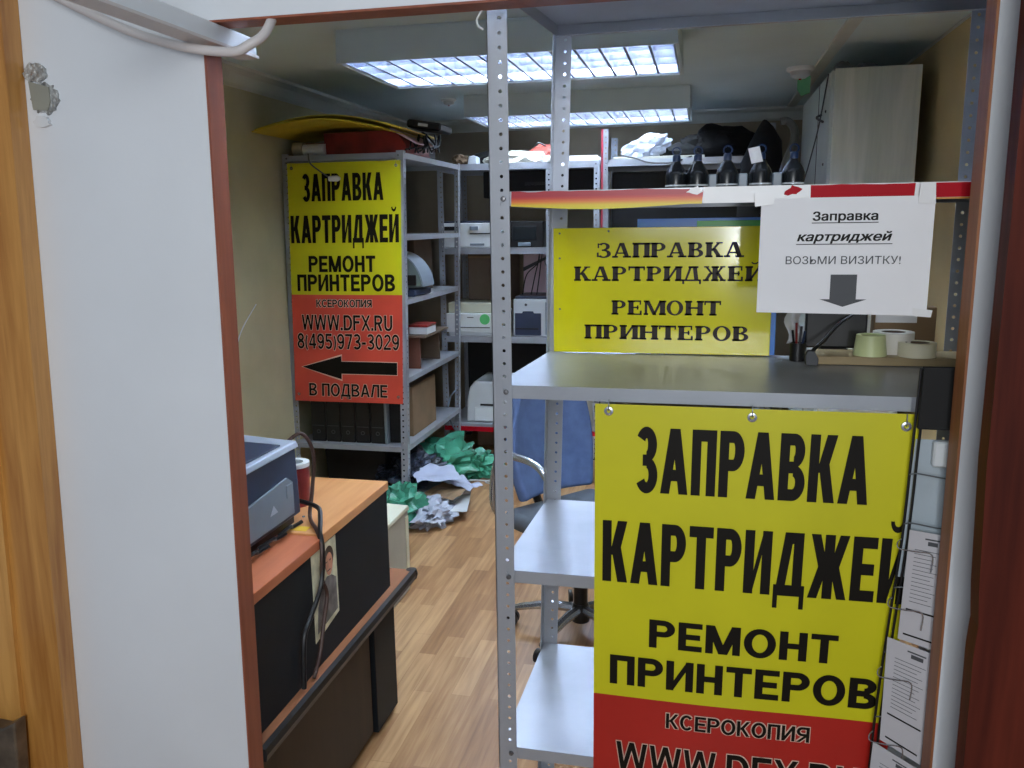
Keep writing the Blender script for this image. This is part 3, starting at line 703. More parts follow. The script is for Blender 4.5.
# ---- A4 notice
t = thing('paper_notice', 'white landscape paper notice with a black down arrow taped to the upper shelf', 'notice', (.23, 1.543, 1.44))
def pf(x, z): return 1.5455+.004*math.sin((x-.09)*9)*(1.64-z)/.2-.003*(1.64-z)/.2
MB().sheet(lambda u, v: ((.0925+.278*u)-(.001+.0*u)*v, pf(.0925+.278*u, 1.6385-.1965*v), 1.6385-.1965*v-.004*u*v), 16, 10, .0003).build('paper', M_PAPER, t, smooth=True)
def onpaper(q, nm, m):
    grid_cut(q, .03)
    for v in q.verts: v.co = Vector((v.co.x, pf(v.co.x, v.co.z)-.0012+v.co.y, v.co.z))
    face_front(q); mb = MB(); mb.merge(q); mb.build(nm, m, t)
def flat(pts):
    q = bmesh.new(); q.faces.new([q.verts.new((a, 0, b)) for a, b in pts]); return q
onpaper(text_bm('Заправка', .178, .283, 1.5995, .0155, .022), 'lettering', M_INK)
onpaper(flat([(.177, 1.5952), (.284, 1.5952), (.284, 1.5965), (.177, 1.5965)]), 'underline', M_INK)
onpaper(text_bm('картриджей', .154, .307, 1.5650, .0155, .022, shear=.25), 'lettering', M_INK)
onpaper(flat([(.153, 1.5592), (.308, 1.5592), (.308, 1.5605), (.153, 1.5605)]), 'underline', M_INK)
onpaper(text_bm('ВОЗЬМИ ВИЗИТКУ!', .137, .323, 1.526, .0135, .003), 'lettering', M_INKG)
onpaper(flat([(.2125, 1.508), (.2555, 1.508), (.2555, 1.4655), (.273, 1.4655), (.2345, 1.4525), (.196, 1.4655), (.2125, 1.4655)]), 'arrow', M_INKG)
for a in (((.08, 1.648), (.115, 1.650), (.113, 1.628), (.082, 1.625)), ((.345, 1.660), (.368, 1.660), (.370, 1.624), (.343, 1.626)), ((.346, 1.452), (.378, 1.448), (.376, 1.436), (.348, 1.438))):
    MB().prism(list(a), 'Y', 1.5413, 1.5417).build('tape_strip', M_WTAPE, t)

# ---- bottles on the upper shelf
def make_bottle(label, loc):
    t = thing('toner_bottle', label, 'bottle', loc, 0, 'dark toner bottles on the upper shelf')
    lpart('body', MB().lathe([(0, 0), (.019, 0), (.022, .003), (.023, .036), (.019, .046), (.009, .062), (.007, .070), (0, .070)], n=20), M_BOTTLE, t, smooth=True)
    lpart('cap', MB().lathe([(0, .064), (.0085, .064), (.0085, .075), (.006, .078), (0, .078)], n=16), M_SKYCAP, t, smooth=True)
    ring = [(.0085*math.cos(a), 0, .0845+.0085*math.sin(a)) for a in [2*PI*i/16 for i in range(17)]]
    lpart('cap_ring', MB().tube(ring, .0018, 6, 1), M_SKYCAP, t, smooth=True)
    lpart('bottle_label', MB().lathe([(.0224, .013), (.0224, .020)], n=20), M_GREYL, t)
    return t
bl = ['leftmost toner bottle on the upper shelf, above the rainbow tape', 'toner bottle second from left, right of the leftmost one', 'toner bottle in the middle of the row above the white tape', 'toner bottle with a white paper scrap on its cap', 'rightmost toner bottle, next to the pale cabinet']
b0 = make_bottle(bl[0], (-.064, 1.85, 1.661))
bps = [(-.020, 1.85), (.040, 1.85), (.107, 1.85), (.172, 1.86)]
for l, (x, y) in zip(bl[1:], bps): copy_tree(b0, (x, y, 1.661), None, l)
tag(MB().sheet(lambda u, v: (.079+.022*u+.008*v, 1.825-.004*math.sin(u*3), 1.745+.004*u-.030*v), 4, 4, .0003).build('paper_scrap', M_PAPER), 'small white paper scrap leaning on a toner bottle cap', 'paper scrap')
for i, x in enumerate((.012, .072, .140)):
    o = MB().box(x-.009, x+.009, 1.845, 1.862, 1.661, 1.698, .002).build('small_carton', M_GREYP)
    tag(o, ['small grey carton between second and middle toner bottles', 'small grey carton right of the middle toner bottle', 'small grey carton left of the rightmost toner bottle'][i], 'carton', 'small grey cartons between the bottles')

# ---- things on the glossy shelf, right side
t = thing('wooden_plank', 'short raw wooden plank lying on the glossy shelf under the tape rolls', 'plank', (.42, 1.92, 1.297))
MB().box(.238, .59, 1.88, 1.99, 1.2965, 1.3145, .001).build('plank', M_PLANK, t)
def taperoll(label, loc, r, h, m, core=.6, top_r=None):
    t = thing('tape_roll', label, 'tape roll', loc); rt = top_r or r
    lpart('tape', MB().lathe([(r*core, 0), (r, 0), (rt, h), (rt*core, h)], n=28, closed=True), m, t, smooth=True)
    lpart('core', MB().lathe([(r*core*.9, .001), (r*core, .001), (rt*core, h-.001), (rt*core*.9, h-.001)], n=28, closed=True), M_CARDD if core < .7 else m, t, smooth=True)
    return t
taperoll('pale green-yellow tape roll, leftmost on the plank', (.351, 1.91, 1.3147), .034, .044, M_GREENP, .7, .029)
taperoll('white tape roll on the plank behind the other two rolls', (.405, 1.955, 1.3147), .042, .046, M_TAPEW, .6)
taperoll('cream tape roll with dark core, rightmost on the plank', (.443, 1.905, 1.3147), .037, .030, M_TAPEC, .66)
t = thing('small_monitor', 'small black monitor standing behind the plank on the glossy shelf', 'monitor', (.30, 2.02, 1.296))
MB().box(.228, .36, 2.005, 2.03, 1.315, 1.44, .004).build('screen', M_BLACK, t)
MB().box(.26, .32, 1.995, 2.045, 1.296, 1.316, .003).build('stand', M_BLACK, t)
t = thing('small_carton', 'pale carton behind the white tape roll', 'carton', (.43, 2.02, 1.296))
MB().box(.372, .50, 2.0, 2.04, 1.296, 1.41, .002).build('box_body', M_CARD, t); MB().box(.375, .46, 1.998, 2.0, 1.375, 1.41).build('carton_label', M_PAPER, t)
t = thing('pen_holder', 'dark desk organiser full of pens beside the blue sheet edge', 'pen holder', (.21, 1.93, 1.296))
MB().lathe([(.0, 0), (.016, 0), (.018, .04), (.015, .04), (.013, .004), (0, .004)], (.205, 1.93, 1.296), 16).build('cup', M_BLACK, t, smooth=True)
for i, (dx, dz, m) in enumerate(((-.008, .062, M_BLACK), (-.003, .078, M_REDBRN), (.004, .07, M_INKG), (.009, .06, M_SKYCAP))):
    MB().tube([(.205+dx*.5, 1.93, 1.302), (.205+dx*1.6, 1.93+dx*.4, 1.302+dz)], .0028, 6, 1).build('pen', m, t)
t = thing('tape_dispenser', 'small dark gripper tool lying left of the plank', 'tool', (.232, 1.88, 1.296))
MB().prism([(.216, 1.297), (.24, 1.297), (.241, 1.312), (.232, 1.328), (.219, 1.330), (.214, 1.318)], 'Y', 1.855, 1.872, .002).build('body', M_INKG, t)
MB().tube([(.226, 1.865, 1.326), (.255, 1.90, 1.345), (.29, 1.96, 1.372), (.325, 1.99, 1.392)], .004, 8, 5).build('arm', M_BLACK, t, smooth=True)
tag(MB().sheet(lambda u, v: (.183+.03*u+.006*math.sin(v*7), 1.955+.012*math.sin(u*5+v*3), 1.33+.075*v), 6, 8, .0004).build('crumpled_paper', M_PAPER, smooth=True), 'crumpled pale paper behind the pens on the glossy shelf', 'paper')

# ---- brochure stand at the right
t = thing('brochure_stand', 'black wire brochure stand with header panel beside the big banner', 'brochure stand', (.37, 1.49, 0))
BX = [(-1, .31), (0, .315), (.592, .327), (.733, .332), (.892, .342), (1.045, .353), (1.34, .3625), (2, .366)]
def bxl(z):
    for (a, xa), (b, xb) in zip(BX, BX[1:]):
        if a <= z <= b: return xa+(xb-xa)*(z-a)/(b-a)
MB().prism([(.3645, 1.246), (.43, 1.246), (.43, 1.354), (.3665, 1.354)], 'Y', 1.518, 1.530, .0015).build('header_panel', M_BLACKM, t)
for dx, y in ((0, 1.52), (.011, 1.526)):
    MB().tube([(bxl(z)+dx, y, z) for z in (0, .3, .592, .733, .892, 1.045, 1.2, 1.352)], .0024, 8, 2).build('rod', M_BLACK, t)
for z in (1.165, 1.075, .955, .83, .70, .58):
    MB().tube([(bxl(z), 1.518, z), (bxl(z)+.012, 1.513, z+.004), (bxl(z)+.05, 1.513, z-.002), (.425, 1.515, z-.004)], .0013, 6, 4).build('wire_shelf', M_GREYC, t, smooth=True)
for z in (1.045, .935, .80, .67):
    MB().tube([(bxl(z)-.003, 1.512, z+.004), (bxl(z)-.010, 1.505, z), (bxl(z)-.008, 1.50, z-.009), (bxl(z)+.018, 1.50, z-.013), (bxl(z)+.046, 1.502, z-.018), (bxl(z)+.046, 1.502, z-.05)], .0012, 6, 4).build('wire_clip', M_CHROME, t, smooth=True)
tag(MB().prism([(.352, .97), (.44, .97), (.44, 1.225), (.366, 1.225)], 'Y', 1.5335, 1.5345).build('grey_sheet', mat('pale_grey_sheet', (170, 182, 190), .4)), 'pale blue-grey sheet hanging behind the brochure stand wires', 'sheet')
def sheetpaper(label, pts, y, title):
    t = thing('leaflet', label, 'leaflet', (pts[0][0], y, pts[2][1]), 0, 'printed leaflets in the brochure stand')
    MB().prism(pts, 'Y', y, y+.0012).build('paper', M_LEAF, t)
    (ax, az), (bx_, bz_), (cx, cz), (dx, dz) = pts # tl, tr, br, bl
    def at(u, v):
        tx, tz = ax+(bx_-ax)*u, az+(bz_-az)*u; ex, ez = dx+(cx-dx)*u, dz+(cz-dz)*u
        return (tx+(ex-tx)*v, tz+(ez-tz)*v)
    mb = MB()
    for i in range(14):
        v = .16+.036*i
        w = .82-.2*((i*7) % 5)/5
        mb.prism([at(.18, v), at(w, v), at(w, v+.004), at(.18, v+.004)], 'Y', y-.0006, y)
    mb.build('text_lines', M_INKG, t)
    mb = MB()
    for v in (.70, .93): mb.prism([at(.12, v), at(.9, v), at(.9, v+.014), at(.12, v+.014)], 'Y', y-.0008, y)
    mb.build('bold_bars', M_INK, t)
    mb = MB(); mb.prism([at(.42, .05), at(.8, .05), at(.8, .062), at(.42, .062)], 'Y', y-.0006, y); mb.prism([at(.5, .075), at(.75, .075), at(.75, .11), at(.5, .11)], 'Y', y-.0006, y)
    mb.build('heading', M_INKG, t)
sheetpaper('topmost printed leaflet in the brochure stand', [(.362, 1.068), (.425, 1.060), (.418, .845), (.356, .863)], 1.509, 1)
sheetpaper('middle printed leaflet in the brochure stand', [(.338, .866), (.422, .838), (.409, .621), (.338, .663)], 1.505, 1)
sheetpaper('lowest printed leaflet in the brochure stand, by the bottom of the photo', [(.326, .660), (.410, .612), (.40, .42), (.318, .46)], 1.500, 0)
t = thing('wall_socket', 'pale socket box beside the header of the brochure stand', 'socket', (.40, 1.53, 1.235))
MB().box(.392, .44, 1.517, 1.533, 1.18, 1.225, .003).build('plate', M_GREYL, t)

# ================================================================== DESK (left foreground)
DX, DXS, DT, DL = -.932, -.968, .800, .45     # ledge edge, upper box face, heights
t = thing('office_desk', 'orange-topped desk with black side panels and a lower ledge along the left', 'desk', (-1.25, 2.0, 0))
MB().box(-1.62, DX-.012, 1.53, 2.55, DL-.030, DL, .002).build('ledge', M_LEDGE, t)
mb = MB(); mb.prism([(DX-.012, DL-.032), (DX+.003, DL-.030), (DX+.006, DL-.014), (DX+.002, DL), (DX-.012, DL+.001)], 'Y', 1.53, 2.55)
mb.lathe([(.0, -.033), (.018, -.032), (.022, -.016), (.018, 0), (0, .001)], (DX-.014, 2.55, DL), 16)
mb.build('edge_band', M_BLACK, t)
MB().box(-1.60, DXS, 1.53, 2.41, DL, DT-.026, .001).build('side_panel', M_BLACKP, t)
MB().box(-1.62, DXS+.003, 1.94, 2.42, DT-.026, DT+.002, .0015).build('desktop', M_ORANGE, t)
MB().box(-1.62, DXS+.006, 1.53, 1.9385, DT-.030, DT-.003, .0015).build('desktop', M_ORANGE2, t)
MB().box(-1.60, DX-.045, 1.53, 2.24, .03, DL-.03, .002).build('cabinet', M_DARKWOOD, t)
MB().box(-1.60, DX-.035, 2.255, 2.43, .02, DL-.03, .002).build('end_panel', M_BLACKP, t)
MB().box(-1.58, DX-.07, 1.55, 2.27, 0, .03).build('plinth', M_BLACK, t)
for yy in (2.06, 2.20): MB().lathe([(0, 0), (.005, 0), (.004, .002), (0, .003)], (DXS-.09-(.10 if yy > 2.1 else 0.02), yy, DT+.002), 10).build('screw_cap', M_CHROME, t)
# poster on the side
t = thing('magazine_page', 'magazine page with a portrait stuck on the black side of the desk', 'poster', (DXS+.002, 1.9, .6))
PX = DXS+.0008
y0, y1 = 1.872, 2.02
MB().prism([(y0, .525), (y1, .55), (y1, .772), (y0, .772)], 'X', PX, PX+.0012).build('page', M_PHOTO1, t)
fy = 1.972
MB().prism([(fy+.030*math.cos(a)*(.9 if math.sin(a) < 0 else 1), .722+.036*math.sin(a)) for a in [2*PI*i/20 for i in range(20)]], 'X', PX+.0012, PX+.0016).build('printed_hair', M_PHOTO2, t)
MB().prism([(fy+.021*math.cos(a), .708+.032*math.sin(a)) for a in [2*PI*i/20 for i in range(20)]], 'X', PX+.0016, PX+.0020).build('printed_face', M_PHOTO3, t)
MB().prism([(1.885, .545), (2.012, .562), (2.01, .655), (1.985, .672), (1.955, .678), (1.925, .662), (1.895, .615)], 'X', PX+.0012, PX+.0016).build('printed_clothes', M_PHOTO4, t)
mb = MB(); mb.prism([(1.952, .716), (1.962, .716), (1.962, .719), (1.952, .719)], 'X', PX+.002, PX+.0023); mb.prism([(1.974, .716), (1.984, .716), (1.984, .719), (1.974, .719)], 'X', PX+.002, PX+.0023); mb.prism([(1.958, .690), (1.978, .690), (1.978, .693), (1.958, .693)], 'X', PX+.002, PX+.0023)
mb.build('printed_features', M_PHOTO2, t)

# ---- laser printer on the desk
t = thing('laser_printer', 'dark blue-grey laser printer with silver top on the orange desk', 'printer', (-1.2, 1.8, DT))
px1, pa, pb = -1.068, 1.60, 2.03
MB().prism([(-1.44, DT+.035), (px1, DT+.035), (px1-.006, DT+.275), (-1.44, DT+.275)], 'Y', pa, pb, .006).build('body', M_NAVY, t)
MB().box(-1.43, px1-.015, pa+.01, pb-.012, DT-.002, DT+.038, .004).build('base', M_BLACK, t)
MB().prism([(-1.45, DT+.272), (px1+.003, DT+.272), (px1-.004, DT+.294), (-1.30, DT+.312), (-1.45, DT+.312)], 'Y', pa-.004, pb+.006, .005).build('top_cover', M_SIL, t)
MB().prism([(-1.42, DT+.309), (-1.085, DT+.292), (-1.085, DT+.300), (-1.42, DT+.318)], 'Y', pa-.002, pb-.06, .002).build('output_tray', M_NAVY, t)
MB().prism([(-1.36, DT+.314), (-1.18, DT+.302), (-1.18, DT+.305), (-1.36, DT+.318)], 'Y', pa+.06, pb-.10, .001).build('tray_slot', M_BLACK, t)
MB().prism([(pa+.02, DT+.052), (pb-.045, DT+.052), (pb-.045, DT+.165), (pb-.075, DT+.19), (pa+.02, DT+.155)], 'X', px1-.002, px1+.0045, .0015).build('side_door', M_GREYP, t)
MB().prism([(pb-.085, DT+.12), (pb-.055, DT+.12), (pb-.055, DT+.165), (pb-.085, DT+.165)], 'X', px1+.003, px1+.007, .0015).build('door_latch', M_GREYP, t)
mb = MB()
for i in range(5): mb.prism([(pa+.05, DT+.078+.014*i), (pa+.14, DT+.082+.014*i), (pa+.14, DT+.085+.014*i), (pa+.05, DT+.081+.014*i)], 'X', px1+.004, px1+.0052)
mb.prism([(pb-.175, DT+.095), (pb-.135, DT+.095), (pb-.155, DT+.125)], 'X', px1+.004, px1+.0052)
mb.build('embossed_marks', M_SIL, t)
MB().box(px1-.10, px1-.02, pb, pb+.02, DT+.04, DT+.09, .004).build('connector', M_BLACK, t)
for c in kids(t):
    for v in c.data.vertices: v.co.z *= .78
# can/roll with red label behind the printer
t = thing('red_tin', 'round red tin with white rim behind the printer', 'tin', (-1.150, 2.16, DT+.002))
lpart('body', MB().lathe([(0, 0), (.042, 0), (.042, .118), (0, .118)], n=28), M_REDCAN, t, smooth=True)
lpart('rim', MB().lathe([(.026, .116), (.044, .116), (.044, .128), (.026, .128)], n=28, closed=True), M_WHITEP, t, smooth=True)
lpart('lid', MB().lathe([(0, .117), (.028, .117), (.028, .122), (0, .122)], n=28), M_GREYP, t)
tag(MB().tube([(px1-.06, pb+.012, DT+.20), (px1-.02, 2.09, DT+.235), (px1+.01, 2.10, DT+.18), (px1+.012, 2.08, DT+.08), (px1+.03, 2.02, DT+.02), (-.985, 1.95, DT+.010), (DXS+.012, 1.915, DT-.02), (DXS+.012, 1.905, .70), (DXS+.012, 1.93, .64), (DXS+.014, 1.90, .58), (DXS+.014, 1.865, .50), (DXS+.016, 1.82, DL+.008)], .0055, 8, 6).build('power_cable', M_BROWNC, smooth=True), 'brown power cable looping from the printer over the desk edge', 'cable')
tag(MB().tube([(px1-.03, pb+.02, DT+.055), (-1.02, 2.03, DT+.045), (-.99, 1.985, DT+.03), (-.968, 1.935, DT+.010), (DXS+.014, 1.915, DT-.03), (DXS+.014, 1.895, .68), (DXS+.012, 1.83, .62), (DXS+.012, 1.79, .58), (DXS+.014, 1.77, DL+.008)], .0065, 8, 6).build('black_cable', M_BLACK, smooth=True), 'thick black cable hanging in front of the magazine page', 'cable')
mb = MB(); rnd = random.Random(9)
for k in range(4):
    y = 1.63+.09*k
    mb.tube([(px1+.0+rnd.uniform(-.01, .0), y, DT+.006), (px1+.018, y+.03, DT+.022), (px1+.006, y+.06, DT+.008), (px1+.022, y+.09, DT+.016)], .005, 6, 5)
tag(mb.build('cable_bundle', M_BLACK, smooth=True), 'tangled black cables along the foot of the desk printer', 'cables')
tag(MB().box(-1.10, -1.02, 1.955, 1.985, DT+.002, DT+.0035).build('sticky_note', mat('yellow_note', (220, 180, 50), .6)), 'small yellow sticky note on the orange desktop', 'note')

# ---- beige PC tower on the floor behind desk
t = thing('computer_tower', 'cream computer tower standing behind the far end of the desk', 'computer', (-1.30, 3.2, 0))
MB().box(-1.42, -1.245, 2.98, 3.34, .0, .375, .006).build('case', M_BEIGEP, t)
MB().prism([(-1.425, .372), (-1.24, .372), (-1.243, .392), (-1.42, .398)], 'Y', 2.975, 3.345, .004).build('top_panel', M_CREAM, t)
mb = MB()
for i in range(12): mb.lathe([(0, 0), (.0035, 0), (.003, .0015), (0, .002)], (-1.2455, 3.05+.0*i, .07+.024*i), 8, 'X')
mb.build('vent_studs', M_WHITEP, t)
MB().prism([(3.30, .03), (3.335, .03), (3.335, .35), (3.30, .35)], 'X', -1.246, -1.242, .001).build('front_edge', M_CREAM, t)

# ================================================================== LEFT RACK
rack('steel_rack', 'grey steel rack against the left wall carrying the arrow banner', -2.305, -1.595, 4.41, 5.50, [1.99, 1.552, 1.197, .750, .352], 2.0, lip=.030, pitch=.033, hr=.006, fw=.04)
lr = [o for o in bpy.data.objects if o.type == 'EMPTY' and o.name.startswith('steel_rack')][1]
shear(lr, .022, 1.95)
hb = [o for o in bpy.data.objects if o.type == 'EMPTY' and o.name.startswith('hanging_banner')][0]
shear(hb, .028, 1.95)
# scanner
t = thing('copier', 'old grey scanner with curved lid standing on the second shelf of the left rack', 'scanner', (-1.72, 4.8, 1.198))
MB().box(-1.90, -1.62, 4.60, 4.90, 1.198, 1.235, .008).build('base', M_NAVY, t)
arc = [(-1.79+.20*math.cos(a)*.95, 1.235+.215*math.sin(a)) for a in [R(4+8*i) for i in range(11)]]
MB().prism([(-1.90, 1.235)]+arc+[(-1.90, 1.44)], 'Y', 4.66, 4.86, .005).build('body', mat('greenish_grey_plastic', (92, 104, 100), .4), t)
MB().prism([(x+.004, z) for x, z in arc]+[(x+.012, z+.002) for x, z in arc[::-1]], 'Y', 4.655, 4.865, .002).build('lid_rim', M_GREYP, t)
MB().box(-1.86, -1.74, 4.645, 4.662, 1.25, 1.36, .004).build('front_panel', M_BEIGEP, t)
MB().box(-1.72, -1.63, 4.648, 4.662, 1.26, 1.32, .004).build('paper_slot', M_BLACK, t)
MB().box(-1.95, -1.78, 4.58, 4.64, 1.198, 1.42, .01).build('black_module', M_BLACKM, t)
# small board shelf with red/white box
t = thing('low_board', 'thin brown board raised on the third shelf of the left rack', 'board', (-1.85, 4.95, .75))
MB().box(-2.2, -1.61, 4.72, 5.2, .942, .956, .002).build('board', M_CARDD, t)
MB().box(-2.2, -1.66, 4.76, 4.78, .7505, .942).build('front_support', mat('red_brown_card', (96, 56, 40), .7), t)
MB().box(-2.2, -1.66, 5.14, 5.16, .7505, .942).build('rear_support', M_CARDD, t)
t = thing('small_box', 'flat white box with red lid on the board in the left rack', 'box', (-1.67, 4.85, .957))
MB().box(-1.73, -1.615, 4.78, 4.95, .957, 1.0, .003).build('box_body', M_GREYL, t); MB().box(-1.733, -1.612, 4.777, 4.953, 1.0, 1.014, .002).build('lid', M_REDBRN, t)
t = thing('cardboard_box', 'brown cardboard box on the lowest visible shelf of the left rack', 'box', (-1.75, 4.95, .353))
MB().box(-1.90, -1.68, 4.66, 5.10, .353, .655, .003).build('box_body', M_CARD, t); MB().box(-1.895, -1.685, 4.66, 5.10, .655, .660).build('flap', M_CARDD, t)
t = thing('cardboard_box', 'dark cardboard box on the top inner shelf of the left rack', 'box', (-1.9, 5.1, 1.553))
MB().box(-2.25, -1.74, 4.95, 5.3, 1.198, 1.52, .003).build('box_body', M_CARDD, t); MB().box(-2.24, -1.745, 5.12, 5.14, 1.52, 1.524).build('tape', M_CARD, t)
t['label'] = 'dark cardboard box behind the old grey scanner'
t.location = (-1.9, 5.1, 1.198)
for c in kids(t): c.location = (0, 0, 0); c.data.transform(Matrix.Translation((0, 0, .355)))
# black binders
bx0 = -2.245
bnames = ['leftmost black binder on the lowest shelf of the left rack', 'second black binder from the left wall', 'third black binder, under the middle of the arrow banner', 'fourth black binder from the left wall', 'rightmost black binder of the tight row, with a pale spine strip']
first = None
for i in range(5):
    x = bx0+.093*i
    if first is None:
        t = thing('binder', bnames[0], 'binder', (x, 4.46, .353), 0, 'black binders on the lowest shelf')
        lpart('cover', MB().box(0, .088, 0, .27, 0, .315, .004), M_BLACK, t)
        lpart('spine_groove', MB().box(.008, .080, -.002, .0, .095, .098), M_INKG, t)
        lpart('finger_ring', MB().lathe([(.008, -.003), (.012, -.003), (.012, 0), (.008, 0)], (.044, 0, .06), 16, 'Y', closed=True), M_INKG, t)
        first = t
    else: copy_tree(first, (x, 4.46, .353), None, bnames[i])
tag(MB().box(bx0+.093*4+.0885, bx0+.093*4+.105, 4.455, 4.60, .353, .62, .002).build('cd_case', M_GREYP), 'thin grey case leaning at the right end of the black binders', 'case')
tag(MB().box(-1.775, -1.69, 4.50, 4.58, .353, .352+.30, .003).build('dark_carton_or_fill', M_BLACKM), 'black block standing in for the dark rack interior right of the binders', 'carton')  # matt black block put in for the dark inside of the rack
# on top of the left rack
t = thing('yellow_board', 'bowed yellow board lying on top of the left rack', 'board', (-1.95, 4.6, 2.03))
def bow(u): return .072*math.sin(PI*min(1, max(0, u*.95+.03)))
MB().sheet(lambda u, v: (-2.315+.80*u, 4.15+.7*v, 2.100+bow(u)*(1-.3*v)-.012*u), 20, 6, .006).build('upper_sheet', M_YBOARD, t, smooth=True)
MB().sheet(lambda u, v: (-2.315+.70*u, 4.12+.6*v, 2.085+.06*math.sin(PI*min(1, u*.9+.05))), 20, 6, .006).build('lower_sheet', M_YBOARD, t, smooth=True)
t = thing('red_folder_stack', 'dark red folders piled on top of the left rack', 'folders', (-1.8, 4.6, 1.992))
MB().prism([(-2.08, 1.992), (-1.60, 1.992), (-1.60, 2.03), (-1.66, 2.115), (-2.08, 2.11)], 'Y', 4.48, 4.9, .004).build('folder', M_REDBRN, t)
MB().prism([(-1.69, 2.118), (-1.54, 2.035), (-1.535, 2.043), (-1.68, 2.128)], 'Y', 4.47, 4.85, .001).build('folder_edge', M_PINK, t)
t = thing('paper_roll', 'white paper roll lying at the left on top of the left rack', 'roll', (-2.15, 4.5, 2.02))
MB().lathe([(0, -2.22), (.030, -2.22), (.030, -2.07), (0, -2.07)], (0, 4.48, 2.024), 20, 'X').build('roll', M_WHITEP, t, smooth=True)
MB().lathe([(0, -2.26), (.035, -2.26), (.037, -2.20), (0, -2.20)], (0, 4.48, 2.029), 20, 'X').build('end_cap', M_BEIGEP, t, smooth=True)
t = thing('flat_carton', 'beige carton beneath the yellow boards at the left wall end', 'carton', (-2.2, 4.75, 1.992))
MB().box(-2.28, -2.12, 4.62, 4.95, 1.992, 2.075, .004).build('box_body', M_CARD, t)
t = thing('black_router', 'black boxy router with white sticker perched on the right of the left rack', 'router', (-1.5, 4.7, 2.1))
rot = Matrix.Rotation(R(9), 3, 'Y')
MB().box(-1.645, -1.445, 4.62, 4.85, 2.128, 2.172, .01, rot).build('case', M_BLACK, t)
MB().box(-1.575, -1.52, 4.617, 4.621, 2.143, 2.158, .0, rot).build('sticker', M_GREYL, t)
t2 = MB()
rnd = random.Random(4)
for k in range(9):
    x = -1.62+.02*k; y = 4.50+.05*rnd.random()
    t2.tube([(x, y+.1, 2.0), (x+rnd.uniform(-.05, .05), y+.06, 2.06+rnd.uniform(0, .05)), (x+rnd.uniform(-.03, .06), y+.02, 2.03), (x+rnd.uniform(0, .06), y-.09 if k % 3 else y, 2.005 if k % 3 else 2.0)], .005, 6, 5)
tag(t2.build('cable_tangle', M_BLACK, smooth=True), 'tangle of black cables on the front right corner of the left rack', 'cables')
t = thing('small_adapter', 'black power adapter block among the cables on the left rack', 'adapter', (-1.5, 4.9, 1.992))
MB().box(-1.66, -1.60, 4.86, 5.0, 1.992, 2.11, .006).build('block', M_BLACK, t); MB().box(-1.61, -1.597, 4.90, 4.94, 2.02, 2.05, .002).build('plug', M_GREYL, t)
# hanging white reel on banner
t = thing('white_plug', 'small white plug dangling in front of the arrow banner', 'plug', (-1.98, 4.35, 1.87))
MB().lathe([(0, -.035), (.014, -.033), (.016, .015), (.008, .03), (0, .03)], (-1.972, 4.36, 1.858), 14, 'X').build('plug_body', M_WHITEP, t, smooth=True)
MB().tube([(-2.00, 4.36, 1.862), (-2.06, 4.365, 1.90), (-2.12, 4.375, 1.945), (-2.14, 4.40, 1.995)], .004, 6, 5).build('cord', M_GREYC, t, smooth=True)

# ================================================================== BACK RACKS
BY = 5.56
rack('steel_rack', 'grey steel rack with printers against the back wall', -1.775, -.675, BY, 6.15, [2.0, 1.448, .845, .225], 2.0, lip=.042, pitch=.033, hr=.006, fw=.04, extra_x=(-1.03,))
MB_ = MB().box(-1.77, -.68, BY-.004, BY+.0, .172, .205)
tag(MB_.build('red_edge_strip', M_REDT), 'red strip along the lowest shelf edge of the printer rack', 'edge strip')
rack('steel_rack', 'taller steel rack with red-edged post at the right of the back wall', -.664, .40, BY, 6.15, [2.0, 1.45, .85, .225], 2.19, lip=.042, pitch=.033, hr=.006, fw=.04, mp=M_METALD)
tag(MB().box(-.668, -.655, BY-.004, BY-.0005, .5, 2.19).build('red_edge_strip', mat('worn_red_paint', (150, 30, 50), .5)), 'narrow red strip up the post between the two back racks', 'edge strip')
# printers on rack A
t = thing('white_printer', 'white printer with dark slots on the upper shelf of the printer rack', 'printer', (-1.5, 5.75, 1.449))
MB().box(-1.76, -1.345, 5.585, 6.0, 1.449, 1.615, .006).build('body', M_WHITEP, t)
MB().box(-1.75, -1.36, 5.60, 5.98, 1.615, 1.628, .004).build('lid', M_NAVY, t)
MB().box(-1.56, -1.36, 5.578, 5.586, 1.540, 1.547).build('slot', M_BLACK, t)
MB().box(-1.74, -1.63, 5.578, 5.586, 1.565, 1.592, .002).build('control_panel', M_BLACK, t); MB().box(-1.56, -1.50, 5.578, 5.586, 1.565, 1.592, .002).build('display', M_GREYP, t)
MB().box(-1.56, -1.46, 5.578, 5.586, 1.463, 1.478, .001).build('tray_handle', M_GREYP, t)
MB().lathe([(0, -.004), (.006, -.004), (.006, 0), (0, 0)], (-1.38, 5.586, 1.58), 8, 'Y').build('button', M_BLACK, t)
t = thing('black_printer', 'black printer right of the white one on the upper shelf', 'printer', (-1.15, 5.75, 1.449))
MB().prism([(-1.285, 1.449), (-1.055, 1.449), (-1.055, 1.62), (-1.275, 1.625)], 'Y', 5.585, 5.95, .006).build('body', M_BLACK, t)
MB().box(-1.26, -1.10, 5.578, 5.587, 1.495, 1.59, .003).build('front_panel', M_BLACKP, t); MB().box(-1.225, -1.14, 5.572, 5.588, 1.456, 1.482, .003).build('paper_tray', M_GREYP, t)
t = thing('cardboard_box', 'dark brown box on the middle shelf above the green-badged printer', 'box', (-1.5, 5.9, 1.05))
MB().box(-1.64, -1.33, 5.80, 6.10, 1.075, 1.400, .003).build('box_body', M_CARDD, t); MB().box(-1.64, -1.33, 5.797, 5.80, 1.37, 1.385).build('tape', M_CARD, t)
t = thing('pink_board', 'pale pink board behind hanging cables in the printer rack', 'board', (-1.1, 6.1, .846))
